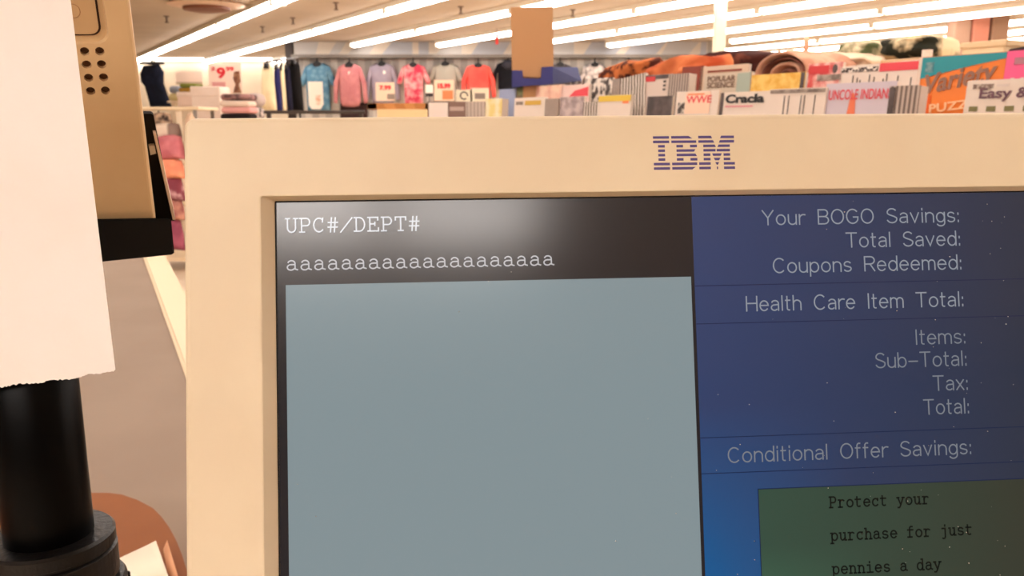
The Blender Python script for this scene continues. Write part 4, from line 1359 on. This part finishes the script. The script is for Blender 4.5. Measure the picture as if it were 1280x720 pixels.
# cream carton with teal top band beyond the orange magazine, and the dark lid over the pink magazine
t0, z0 = rk_hit(1208, 56, .4); t1, z1 = rk_hit(1262, 68, .4)
root = thing('cream_carton', 'low cream carton on the rack above the orange magazine', 'box', rk((t0 + t1) / 2, .4, 1.53))
bm = bmesh.new(); rbox(bm, t0, t1, .38, .60, 1.531, z0, bevel=.006)
from_bm('body', bm, mat('carton_cream', (236, 208, 168), rough=.7), root).matrix_basis = WM[root.name].inverted()
bm = bmesh.new(); rbox(bm, t0 - .004, t1 + .004, .376, .604, z0 - .012, z0 + .004, bevel=.003)
from_bm('lid', bm, mat('carton_lid', (226, 196, 156), rough=.7), root).matrix_basis = WM[root.name].inverted()
t0, z0 = rk_hit(1256, 62, .25); t1, z1 = rk_hit(1340, 50, .25)
bm = bmesh.new()
add_prism(bm, [(t0, 1.531), (t1, 1.531), (t1, z1), (t0 + .05, z1 - .005), (t0 + .01, z0)], D + .25, D + .5, M=MR)
tag(from_bm('black_bag', bm, mat('bag_black', (46, 34, 32), rough=.6)), 'black bag on the rack behind the hot pink magazine', 'bag')

# ================================================================== CHECKOUT COUNTERS
ZG = .90
grey_l = mat('counter_laminate', (142, 123, 107), rough=.6, spec=.15, c2=(137, 118, 102), scale=3)
i0 = Vector((-.759, 1.886)); i1 = Vector((-1.49, 3.408))
dd = (i1 - i0).normalized()
nn = Vector((dd.y, -dd.x))              # to the right of the edge
near = i0 - dd * ((i0.y - 1.27) / dd.y)
far = i1 + dd * 1.9
root = thing('checkout_counter', 'grey laminate checkout counter with a raised cream edge at left', 'checkout counter', (-1.2, 1.4, 0))
bm = bmesh.new()
pts = [(near.x, near.y), (far.x, far.y), (far.x - 1.6, far.y), (-2.4, .12), (.62, .12), (.62, 1.0), (near.x + .04, near.y - .02)]
a_ = [bm.verts.new((x, y, ZG - .04)) for x, y in pts]; b_ = [bm.verts.new((x, y, ZG)) for x, y in pts]
bm.faces.new(a_); bm.faces.new(b_[::-1])
for k in range(len(pts)):
    bm.faces.new((a_[k], b_[k], b_[(k + 1) % len(pts)], a_[(k + 1) % len(pts)]))
from_bm('countertop', bm, grey_l, root).matrix_basis = WM[root.name].inverted()
bm = bmesh.new()
q = [near, far, far + nn * .085, near + nn * .085]
a_ = [bm.verts.new((v.x, v.y, ZG - .12)) for v in q]; b_ = [bm.verts.new((v.x, v.y, ZG + .012)) for v in q]
bm.faces.new(a_); bm.faces.new(b_[::-1])
for k in range(4):
    bm.faces.new((a_[k], b_[k], b_[(k + 1) % 4], a_[(k + 1) % 4]))
bmesh.ops.bevel(bm, geom=[e for e in bm.edges if all(v.co.z > ZG for v in e.verts)], offset=.008, segments=3, affect='EDGES')
from_bm('edge_rail', bm, mat('cream_edge', (226, 204, 172), rough=.5), root).matrix_basis = WM[root.name].inverted()
bm = bmesh.new()
ip = [(near.x - .05, near.y), (far.x - .06, far.y - .1), (far.x - 1.5, far.y - .1), (-2.3, .25), (.5, .25), (.5, .9), (near.x, near.y - .1)]
a_ = [bm.verts.new((x, y, 0)) for x, y in ip]; b_ = [bm.verts.new((x, y, ZG - .04)) for x, y in ip]
bm.faces.new(a_); bm.faces.new(b_[::-1])
for k in range(len(ip)):
    bm.faces.new((a_[k], b_[k], b_[(k + 1) % len(ip)], a_[(k + 1) % len(ip)]))
from_bm('base', bm, mat('counter_base', (198, 178, 154), rough=.6), root).matrix_basis = WM[root.name].inverted()

# orange wooden board with a round corner
ZO = .95
arc = [at_z(x, y, ZO) for x, y in ((-40, 617), (60, 616), (113, 616), (135, 616), (152, 618), (172, 625), (191, 635), (202, 646), (212, 660), (221, 677), (228, 695), (236, 722), (240, 760), (243, 820), (240, 900))]
outline = [(v.x, v.y) for v in arc] + [(-.40, .16), (-1.0, .16), (-1.0, arc[0].y)]
root = thing('wooden_board', 'orange brown wooden counter board with a rounded corner below the black pole', 'counter board', (-.6, .6, ZG))
bm = bmesh.new()
a_ = [bm.verts.new((x, y, ZG)) for x, y in outline]; b_ = [bm.verts.new((x, y, ZO)) for x, y in outline]
bm.faces.new(a_); top_f = bm.faces.new(b_[::-1])
for k in range(len(outline)):
    bm.faces.new((a_[k], b_[k], b_[(k + 1) % len(outline)], a_[(k + 1) % len(outline)]))
from_bm('top', bm, mat('orange_wood', (134, 78, 36), rough=.6, spec=.2, c2=(127, 72, 32), scale=5), root).matrix_basis = WM[root.name].inverted()

# paper slips on the board
for k, (q, lb) in enumerate((([(120, 712), (196, 689), (216, 745), (130, 770)], 'white paper slip lying on the orange board'),
                             ([(204, 687), (210, 688), (226, 740), (214, 742)], 'thin pinkish slip edge beside the white paper on the board'))):
    bm = bmesh.new()
    vs = [at_z(x, y, ZO + .004) for x, y in q]
    rows = []
    for i in range(9):
        f = i / 8
        l = vs[0].lerp(vs[1], f); m_ = vs[3].lerp(vs[2], f)
        lift = .006 * math.sin(f * PI * .8) + (.010 * f ** 3)
        rows.append([bm.verts.new(l + Vector((0, 0, lift))), bm.verts.new(m_ + Vector((0, 0, lift * .8)))])
    lowr = [[bm.verts.new(v.co - Vector((0, 0, .0008))) for v in r_] for r_ in rows]
    for i in range(8):
        bm.faces.new((rows[i][0], rows[i][1], rows[i + 1][1], rows[i + 1][0]))
        bm.faces.new((lowr[i][0], lowr[i + 1][0], lowr[i + 1][1], lowr[i][1]))
        bm.faces.new((rows[i][1], lowr[i][1], lowr[i + 1][1], rows[i + 1][1]))
        bm.faces.new((rows[i][0], rows[i + 1][0], lowr[i + 1][0], lowr[i][0]))
    bm.faces.new((rows[0][0], lowr[0][0], lowr[0][1], rows[0][1])); bm.faces.new((rows[8][0], rows[8][1], lowr[8][1], lowr[8][0]))
    tag(from_bm('paper_slip', bm, mat('slip_%d' % k, (232, 218, 196) if k == 0 else (220, 160, 120), rough=.7), smooth=True), lb, 'paper')

# ================================================================== BLACK POLE
pb = at_depth(62, 668, .405)
ptop = at_depth(41, 485, .392)
ax = (ptop - pb).normalized()
rr = .0193
side = ax.cross(Vector((0, 1, 0))).normalized()
MP = axes(side, ax.cross(side), ax, pb)
tfloor = (pb.z - ZO) / ax.z
black_pl = mat('black_plastic', (4, 3, 3), rough=.36, spec=.07)
root = thing('display_pole', 'black plastic pole with a ribbed collar below the white paper', 'pole', pb - ax * tfloor)
bm = bmesh.new()
add_lathe(bm, [(rr, -.10), (rr, .16)], MP, 64)
from_bm('tube', bm, black_pl, root, smooth=True).matrix_basis = WM[root.name].inverted()
col_m = mat('collar_black', (15, 12, 11), rough=.34, spec=.25, c2=(10, 8, 8), scale=300, bump=.15)
bm = bmesh.new()
ro = .0285
add_lathe(bm, [(rr + .0005, .0005), (ro - .0012, .0005), (ro, -.0008), (ro, -.006), (ro - .0012, -.0066), (ro - .0012, -.0076), (ro + .0003, -.0084), (ro + .0003, -.022), (ro - .002, -.024), (rr, -.024)], MP, 64)
o = from_bm('collar', bm, col_m, root, smooth=False)
o.matrix_basis = WM[root.name].inverted()
bm = bmesh.new()
add_lathe(bm, [(rr, -.0238), (ro + .002, -.0245), (ro + .0032, -.0262), (ro + .0032, -.046), (rr, -.05)], MP, 64)
from_bm('lower_collar', bm, col_m, root).matrix_basis = WM[root.name].inverted()
for k in range(24):
    aa = 2 * PI * k / 24
    bm = bmesh.new()
    Mk = MP @ Matrix.Rotation(aa, 4, 'Z') @ Matrix.Translation((ro + .0028, 0, -.037))
    add_box(bm, (-.001, -.0012, -.009), (.0016, .0012, .009), M=Mk, bevel=.0006, seg=1)
    from_bm('grip_rib', bm, col_m, root).matrix_basis = WM[root.name].inverted()
bm = bmesh.new()
add_lathe(bm, [(rr + .004, -.05), (rr + .004, -tfloor + .012), (.055, -tfloor + .008), (.06, -tfloor + .002), (.06, -tfloor)], MP, 48)
from_bm('foot', bm, black_pl, root).matrix_basis = WM[root.name].inverted()

# ================================================================== WHITE PAPER WITH A TORN LOWER EDGE
dpp = .366
n_p = Vector((0.05, -1, 0.03)).normalized()
P0 = at_depth(60, 470, dpp)
rp = random.Random(5)
root_pts = []
tear = [(-110, 497), (-60, 491), (-20, 486), (0, 484), (12, 482.5), (28, 479), (45, 479), (60, 476), (75, 475), (92, 473.5), (100, 471.5), (110, 468), (125, 467), (134, 465), (143, 464)]
edge = []
for a_, b_ in zip(tear, tear[1:]):
    for k in range(6):
        f = k / 6
        j = rp.uniform(-1.1, 1.3) if a_[0] < 92 else rp.uniform(-.5, .5)
        edge.append((a_[0] + (b_[0] - a_[0]) * f, a_[1] + (b_[1] - a_[1]) * f + j))
edge.append((144, 462))
right_e = [(88 + 56 * (k / 12), -0 + 462 * (k / 12)) for k in range(12, -1, -1)]
outl = edge + right_e[1:] + [(80, -60), (-180, -48)]
bm = bmesh.new()
fr = [bm.verts.new(at_plane(x, y, P0, n_p)) for x, y in outl]
bk = [bm.verts.new(v.co - n_p * .00025) for v in fr]
bm.faces.new(fr); bm.faces.new(bk[::-1])
for k in range(len(fr)):
    bm.faces.new((fr[k], bk[k], bk[(k + 1) % len(fr)], fr[(k + 1) % len(fr)]))
bmesh.ops.triangulate(bm, faces=[f for f in bm.faces if len(f.verts) > 4])
paper_m = mat('paper_white', (252, 244, 238), rough=.8, c2=(248, 240, 232), scale=14)
tag(from_bm('torn_paper', bm, paper_m), 'blank white paper with a torn lower edge hanging over the black pole', 'paper')

# ================================================================== BEIGE DEVICE WITH SPEAKER HOLES ON A BLACK TRAY
yaw_d, tilt, roll_d = math.radians(24.9), math.radians(22.9), math.radians(2.76)
rgt = Vector((math.cos(yaw_d), math.sin(yaw_d), 0)); nrm = Vector((-math.sin(yaw_d), math.cos(yaw_d), 0)); upv = Vector((0, 0, 1))
upv, nrm = upv * math.cos(tilt) - nrm * math.sin(tilt), nrm * math.cos(tilt) + upv * math.sin(tilt)
rgt, upv = rgt * math.cos(roll_d) + upv * math.sin(roll_d), upv * math.cos(roll_d) - rgt * math.sin(roll_d)
D0 = at_depth(150, 150, .46)
MD = axes(rgt, nrm, upv, D0)
MDi = MD.inverted()


def dv(px, py, d=0.0):                  # pixel to (x, z) on the device's face, d behind it
    p = MDi @ at_plane(px, py, D0 + nrm * d, nrm)
    return (p.x, p.z)


dev_m = mat('device_beige', (204, 170, 126), rough=.5, spec=.3, c2=(199, 165, 121), scale=30)
root = thing('customer_display', 'beige back of a display unit with eight round speaker holes', 'display unit', M=MD @ Matrix.Translation((0, 0, dv(150, 276)[1])))
xR0, zB = dv(189, 275)
xR1, zT = dv(154, -12)
xL = dv(-60, 150)[0]
# right edge line of the face
def dx_at(z):
    return xR0 + (xR1 - xR0) * (z - zB) / (zT - zB)
zT2 = zT + .02
# raised rounded hatch: outer ring, gap and lid
hx1, hz0 = dv(124.5, 42.5)
hz1 = zT2 - .012
hx0 = xL + .03
ox1, oz0 = dv(137.5, 55)
holes = []
for k in range(4):
    f = k / 3
    for c in (0, 1):
        px_ = (105.8 + (113.3 - 105.8) * f) if c == 0 else (124.7 + (131.8 - 124.7) * f)
        py_ = (64.3 + (113.8 - 64.3) * f) if c == 0 else (64.1 + (113.1 - 64.1) * f)
        holes.append(dv(px_, py_))
hr = .0022
# face plate with true holes: grid of strips around the holes using a triangulated fill
bm = bmesh.new()
loops = []
outer = [(xL, zB), (dx_at(zB), zB), (dx_at(zT2), zT2), (xL, zT2)]
inner_rec = rrect(hx0 - .006, ox1, oz0, hz1 + .004, .006)
def circ(c, r, n=20):
    return [(c[0] + r * math.cos(2 * PI * k / n), c[1] + r * math.sin(2 * PI * k / n)) for k in range(n)]
edges = []
hv = []
for lp in [outer, inner_rec] + [circ(c, hr) for c in holes]:
    vs = [bm.verts.new((x, 0, z)) for x, z in lp]
    hv.append(vs)
    for i in range(len(vs)):
        edges.append(bm.edges.new((vs[i], vs[(i + 1) % len(vs)])))
bmesh.ops.triangle_fill(bm, use_beauty=True, use_dissolve=False, edges=edges, normal=(0, -1, 0))
# hole walls and the recess wall
for vs in hv[2:]:
    b2 = [bm.verts.new((v.co.x, .0035, v.co.z)) for v in vs]
    for i in range(len(vs)):
        bm.faces.new((vs[i], vs[(i + 1) % len(vs)], b2[(i + 1) % len(vs)], b2[i]))
vs = hv[1]
cxr = (hx0 + ox1) / 2; czr = (oz0 + hz1) / 2
b2 = [bm.verts.new((v.co.x + (-.0008 if v.co.x > cxr else .0008), .0016, v.co.z + (-.0008 if v.co.z > czr else .0008))) for v in vs]
for i in range(len(vs)):
    bm.faces.new((vs[i], vs[(i + 1) % len(vs)], b2[(i + 1) % len(vs)], b2[i]))
bm.faces.new(b2)
# sides: a rounded rim and the body behind, tapering
vs = hv[0]
prev = vs
for (g, d) in ((.0012, .0004), (.0022, .0016), (.0026, .004), (.0026, .030), (.0, .034)):
    ring = [bm.verts.new((v.co.x + (g if i in (1, 2) else -g), d, v.co.z + (g if i in (2, 3) else -g * .3))) for i, v in enumerate(vs)]
    for i in range(4):
        bm.faces.new((prev[i], ring[i], ring[(i + 1) % 4], prev[(i + 1) % 4]))
    prev = ring
bm.faces.new(prev)
from_bm('body', bm, dev_m, root, MD)
bm = bmesh.new()
g_ = rrect(hx0 - .0016, hx1 + .0010, hz0 - .0010, hz1 + .001, .0045)
add_prism(bm, g_, .0010, .0016)
from_bm('gap', bm, mat('gap_dark', (54, 30, 20), rough=.7), root, MD)
bm = bmesh.new()
add_prism(bm, rrect(hx0, hx1, hz0, hz1, .0038), -.0002, .0015)
bmesh.ops.bevel(bm, geom=[e for e in bm.edges if all(v.co.y < 0 for v in e.verts)], offset=.0004, segments=2, affect='EDGES')
hatch = from_bm('hatch', bm, mat('device_hatch', (190, 154, 110), rough=.5, c2=(186, 150, 106), scale=30), root, MD)
c0 = dv(90.5, 13.5)
bm = bmesh.new()
add_lathe(bm, [(.0033, 0), (.0036, 0), (.0036, .0004), (.0033, .0004), (.0033, 0)], MD @ axes(Vector((1, 0, 0)), Vector((0, 0, 1)), Vector((0, -1, 0)), Vector((c0[0], 0, c0[1]))), 32, caps=False)
o = from_bm('round_mark', bm, mat('mark_line', (150, 110, 74), rough=.6), hatch)
o.matrix_basis = WM[hatch.name].inverted()
# speaker cavity behind the holes
bm = bmesh.new()
add_box(bm, (min(c[0] for c in holes) - .004, .0036, min(c[1] for c in holes) - .004), (max(c[0] for c in holes) + .004, .006, max(c[1] for c in holes) + .004))
from_bm('speaker_mesh', bm, mat('speaker_brown', (112, 76, 48), rough=.8, c2=(90, 58, 36), scale=500), root, MD)

# tray and upright arm that carry it
root = thing('display_bracket', 'black metal tray and upright arm holding the beige display unit', 'bracket', M=MD @ Matrix.Translation((0, 0, dv(170, 322, 0)[1])))
bm = bmesh.new()
tpx = [(60, 275), (211, 272), (214, 274.5), (218, 316), (214.5, 318.5), (60, 334)]
bpx = [(60, 280), (206, 277), (208, 279), (211, 306), (209, 309), (60, 326)]
f_ = [bm.verts.new((x, -.006, z)) for x, z in (dv(*q, -.006) for q in tpx)]
b_ = [bm.verts.new((x, .06, z)) for x, z in (dv(*q, .06) for q in bpx)]
bm.faces.new(f_); bm.faces.new(b_[::-1])
for k in range(6):
    bm.faces.new((f_[k], b_[k], b_[(k + 1) % 6], f_[(k + 1) % 6]))
bmesh.ops.bevel(bm, geom=[e for e in bm.edges if all(abs(v.co.y + .006) < 1e-5 for v in e.verts)], offset=.0008, segments=2, affect='EDGES')
from_bm('tray', bm, mat('black_metal', (5, 4, 4), rough=.45, spec=.2), root, MD)
bm = bmesh.new()
da = .05
up_ = [dv(170, 142, da), dv(189, 142, da), dv(192, 144, da), dv(218, 276, da), dv(180, 276, da)]
add_prism(bm, up_, da, da + .004)
from_bm('arm', bm, mat('arm_black', (22, 16, 13), rough=.6, spec=.1), root, MD)
bm = bmesh.new()
e_ = [dv(191, 164, da - .001), dv(194.5, 164, da - .001), dv(219, 272, da - .001), dv(215.5, 272, da - .001)]
add_prism(bm, e_, da - .004, da + .018)
from_bm('edge_strip', bm, mat('strip_pale', (226, 200, 176), rough=.4), root, MD)
bm = bmesh.new()
add_prism(bm, [dv(186, 182, da - .002), dv(193, 181, da - .002), dv(195, 191, da - .002), dv(188, 193, da - .002)], da - .003, da)
from_bm('sticker', bm, mat('sticker_pale', (200, 184, 164), rough=.5), root, MD)
# link from the arm to the pole
bm = bmesh.new()
pa = MD @ Vector((dv(150, 320)[0], .03, dv(150, 322)[1]))
zz = dv(150, 322)[1]
x_p = (MDi @ (pb + ax * .08)).x
pq = MDi @ (pb + ax * .12)
zz = dv(100, 312, -.006)[1]
add_box(bm, (pq.x - .02, pq.y - .005, zz - .004), (dv(100, 312, 0)[0], .03, zz + .001))
from_bm('link_plate', bm, mat('black_metal', (12, 10, 10)), root, MD)

# ================================================================== THE MONITOR
rx, ry, rz = (math.radians(v) for v in (-3.0727, -4.1126, -1.2374))
Rc = Matrix.Rotation(ry, 3, 'Y') @ Matrix.Rotation(rx, 3, 'X') @ Matrix.Rotation(rz, 3, 'Z')
B = Matrix((RIGHT, DOWN, FWD)).transposed()
Rw = B @ Rc
O = at_depth(345, 253, .31)             # upper left corner of the lit screen
MM = axes(Rw.col[0], Rw.col[2], -Rw.col[1], O)   # X right, Y into the case, Z up; metres
mm = .001
SW, SH = 307.6 * mm, 230.7 * mm
# foot position on the counter, straight below the middle of the case
mid = MM @ Vector((SW / 2, .10, -SH))
root = thing('monitor', 'beige checkout monitor showing sale totals on a blue and grey screen', 'monitor', (mid.x, mid.y, ZG))
plas = mat('monitor_ivory', (228, 210, 179), rough=.48, spec=.35, c2=(223, 204, 173), scale=18)


def loop(x0, x1, z0, z1, r, y, n=8):
    return [Vector((x, y, z)) for x, z in rrect(x0, x1, z0, z1, r, n)]


bm = bmesh.new()
fx0, fx1, fz1, fz0 = -31.2 * mm, SW + 31.2 * mm, 30.2 * mm, -SH - 42 * mm
yf = -6.0 * mm
rings = []
R0 = 4.2 * mm
for off, y in ((-.3, 46), (0, 30), (0, -3.4), (.25, -4.4), (.8, -5.3), (1.5, -5.8), (2.4, -6.0)):
    rings.append(loop(fx0 + off * mm, fx1 - off * mm, fz0 + off * mm, fz1 - off * mm, max(R0 - off * mm, 1 * mm), y * mm))
for gx, gt, y, r in ((-4.7, 1.7, -6.0, .9), (-4.2, 1.35, -5.85, .8), (-.55, .55, -.3, .5), (-.45, .45, 1.4, .4)):
    rings.append(loop(gx * mm, SW - gx * mm, -SH - gt * mm, gt * mm, r * mm, y * mm))
bv = [[bm.verts.new(v) for v in r_] for r_ in rings]
for a_, b_ in zip(bv, bv[1:]):
    n = len(a_)
    for k in range(n):
        bm.faces.new((a_[k], a_[(k + 1) % n], b_[(k + 1) % n], b_[k]))
bez = from_bm('bezel', bm, plas, root, MM, smooth=True)
for p in bez.data.polygons:
    p.use_smooth = p.area < 2.2e-5 and False
bm = bmesh.new()
rings = []
for off, y in ((4, 44), (6, 52), (26, 82), (60, 92)):
    rings.append(loop(fx0 + off * mm, fx1 - off * mm, fz0 + off * mm, fz1 - off * mm, 8 * mm, y * mm))
bv = [[bm.verts.new(v) for v in r_] for r_ in rings]
for a_, b_ in zip(bv, bv[1:]):
    n = len(a_)
    for k in range(n):
        bm.faces.new((a_[k], a_[(k + 1) % n], b_[(k + 1) % n], b_[k]))
bm.faces.new(bv[0]); bm.faces.new(bv[-1][::-1])
from_bm('rear_case', bm, plas, root, MM)
# dark gasket between bezel and glass
bm = bmesh.new()
o_ = loop(-.62 * mm, SW + .62 * mm, -SH - .62 * mm, .62 * mm, .4 * mm, .35 * mm, 3)
i_ = loop(0, SW, -SH, 0, .3 * mm, .35 * mm, 3)
ov = [bm.verts.new(v) for v in o_]; iv = [bm.verts.new(v) for v in i_]
od = [bm.verts.new(v + Vector((0, .0012, 0))) for v in o_]
for k in range(len(ov)):
    j = (k + 1) % len(ov)
    bm.faces.new((ov[k], ov[j], iv[j], iv[k])); bm.faces.new((ov[k], od[k], od[j], ov[j]))
from_bm('gasket', bm, mat('gasket_black', (16, 12, 12), rough=.6), root, MM)

# the striped letters on the bezel: 8 bars each, cut as in the photograph
bars = [
    [(0, 1.42), (1.62, 3.36), (4.02, 5.15), (6.06, 7.20)],
    [(0, 1.42), (1.62, 3.82), (4.02, 5.32), (5.94, 7.20)],
    [(.43, 1.02), (2.05, 2.64), (3.26, 3.87), (4.44, 5.46), (5.80, 6.80)],
    [(.43, 1.02), (2.05, 3.72), (4.44, 5.52), (5.62, 6.80)],
    [(.43, 1.02), (2.05, 3.72), (4.44, 5.04), (5.20, 6.06), (6.22, 6.80)],
    [(.43, 1.02), (2.05, 2.64), (3.26, 3.87), (4.44, 5.04), (5.33, 5.93), (6.22, 6.80)],
    [(0, 1.42), (1.62, 3.84), (4.02, 5.04), (5.46, 5.80), (6.22, 7.20)],
    [(0, 1.42), (1.62, 3.40), (4.02, 5.04), (5.58, 5.68), (6.22, 7.20)],
]
slope = {(0, 1): (.0, -.22), (0, 2): (.0, .10), (0, 3): (-.10, .0), (1, 2): (0, .10), (1, 3): (-.10, 0), (2, 3): (0, .1), (2, 4): (-.1, 0), (3, 1): (0, -.12), (4, 1): (0, .12),
         (4, 3): (.1, -.1), (5, 4): (.12, -.12), (6, 3): (.12, -.12), (7, 1): (0, -.22)}
lx0, lx1, lz0, lz1 = 138.5 * mm, 169.1 * mm, 9.2 * mm, 21.7 * mm
ux = (lx1 - lx0) / 7.2
ph = (lz1 - lz0) / 7.55
V = []; Fc = []
for rI, row in enumerate(bars):
    zt_ = lz1 - rI * ph
    zb_ = zt_ - ph * .56
    for cI, (a_, b_) in enumerate(row):
        s0, s1 = slope.get((rI, cI), (0, 0))
        b0 = len(V)
        flip = rI in (7,) and cI == 1
        ta, tb = (a_, b_) if not flip else (a_, b_ + .3)
        ba, bb = (a_ + s0, b_ + s1) if not flip else (a_, b_)
        if rI == 0 and cI == 1:
            tb, bb = b_ - .2, b_ + .12
        for yy in (yf - .00012, yf + .0002):
            V += [(lx0 + ba * ux, yy, zb_), (lx0 + bb * ux, yy, zb_), (lx0 + tb * ux, yy, zt_), (lx0 + ta * ux, yy, zt_)]
        for q in ((0, 1, 2, 3), (0, 4, 5, 1), (1, 5, 6, 2), (2, 6, 7, 3), (3, 7, 4, 0)):
            Fc.append(tuple(b0 + i for i in q))
mesh('logo', V, Fc, mat('logo_blue', (86, 74, 128), rough=.5), root, MM)['label'] = 'blue striped capital letters on the bezel'

# ---- screen
bm = bmesh.new()
add_box(bm, (0, .0006, -SH), (SW, .004, 0))
scr = from_bm('screen', bm, screen_mat('screen_black', (36, 32, 34)), root, MM)


def area(name, x0, x1, z0, z1, m, y=.00052, th=.0001):
    bm = bmesh.new()
    add_box(bm, (x0 * mm, y - th, -z1 * mm), (x1 * mm, y, -z0 * mm))
    return from_bm(name, bm, m, scr, MM)


area('list_panel', 3.05, 152.8, 30.2, 222, screen_mat('screen_list', (130, 144, 148)))
area('savings_panel', 154.1, 307.6, 0.0, 230.7, screen_mat('screen_blue', (48, 63, 102), (43, 47, 56), (8, 88, 146)))  # darkened to the right by colour, standing in for viewing-angle falloff
line_m = screen_mat('screen_line', (22, 32, 66))
for z in (33.75, 48.0, 90.4, 103.6):
    area('divider_line', 154.1, 300, z - .14, z + .14, line_m, y=.00040, th=.00004)
area('offer_panel', 175.4, 300, 110.15, 170, screen_mat('screen_green', (52, 76, 62), (54, 51, 41), (60, 92, 72)), y=.00040)  # same viewing-angle darkening painted across the green
area('offer_border', 175.1, 175.4, 110.0, 170, line_m, y=.00034)
area('offer_border', 175.1, 300, 109.85, 110.15, line_m, y=.00034)


def text_obj(VF, m, y=.00026, label=None):
    V, Fc = VF
    o = mesh('text_line', [(v.x * mm, y, v.y * mm) for v in V], Fc, m, scr, MM)
    return o


tw = screen_mat('screen_text_white', (205, 208, 214))
tg = screen_mat('screen_text_grey', (141, 146, 154))
td = screen_mat('screen_text_dim', (120, 124, 132))  # dimmer copy for the lower lines: viewing-angle falloff put into the colour
tb_ = screen_mat('screen_text_black', (10, 14, 12))
text_obj(mono_line('UPC#/DEPT#', 3.35, -11.0, 4.93, 5.0, .5), tw)
text_obj(mono_line('a' * 20, 3.35, -24.8, 4.93, 5.0, .5), screen_mat('screen_text_soft', (184, 182, 186)))
RA = 258.9
for s, z, x0, m in (('Your BOGO Savings:', 11.12, 180.9, tg), ('Total Saved:', 20.2, 213.3, tg), ('Coupons Redeemed:', 29.4, 184.4, tg), ('Health Care Item Total:', 43.6, 173.4, tg),
                    ('Items:', 57.8, 238.9, td), ('Sub-Total:', 66.3, 222.7, td), ('Tax:', 75.5, 244.9, td), ('Total:', 84.4, 240.7, td), ('Conditional Offer Savings:', 99.8, 164.2, td)):
    text_obj(sans_line(s, RA, -z, RA - x0, 5.4, .5), m)
for s, z in (('Protect your', 117.9), ('purchase for just', 130.05), ('pennies a day', 142.35)):
    text_obj(mono_line(s, 202.35, -z, 3.28, 3.9, .58), tb_)
# dust on the glass
V = []; Fc = []
rd = random.Random(11)
for k in range(90):
    x = SW - abs(rd.gauss(0, .055)) - .03 if rd.random() < .75 else rd.uniform(.0, SW)
    z = -rd.uniform(.0, .16)
    x = min(max(x, .002), SW - .002)
    r_ = rd.uniform(.00007, .00024)
    b0 = len(V)
    for j in range(6):
        V.append((x + r_ * math.cos(j * PI / 3), .0001, z + r_ * math.sin(j * PI / 3)))
    Fc.append(tuple(b0 + j for j in range(6)))
o = mesh('dust', V, Fc, mat('dust_pale', (190, 180, 168), rough=.9), scr, MM)
o['kind'] = 'stuff'
# stand
bm = bmesh.new()
add_box(bm, (SW / 2 - .06, .06, -SH + .03), (SW / 2 + .06, .105, -.09), bevel=.006)
from_bm('mount', bm, plas, root, MM)
hinge = MM @ Vector((SW / 2, .11, -.16))
bm = bmesh.new()
add_box(bm, (hinge.x - .045, hinge.y - .02, ZG + .02), (hinge.x + .045, hinge.y + .03, hinge.z), bevel=.008)
o = from_bm('neck', bm, plas, root); o.matrix_basis = WM[root.name].inverted()
bm = bmesh.new()
add_box(bm, (hinge.x - .13, hinge.y - .12, ZG), (hinge.x + .13, hinge.y + .11, ZG + .025), bevel=.01)
o = from_bm('foot', bm, plas, root); o.matrix_basis = WM[root.name].inverted()
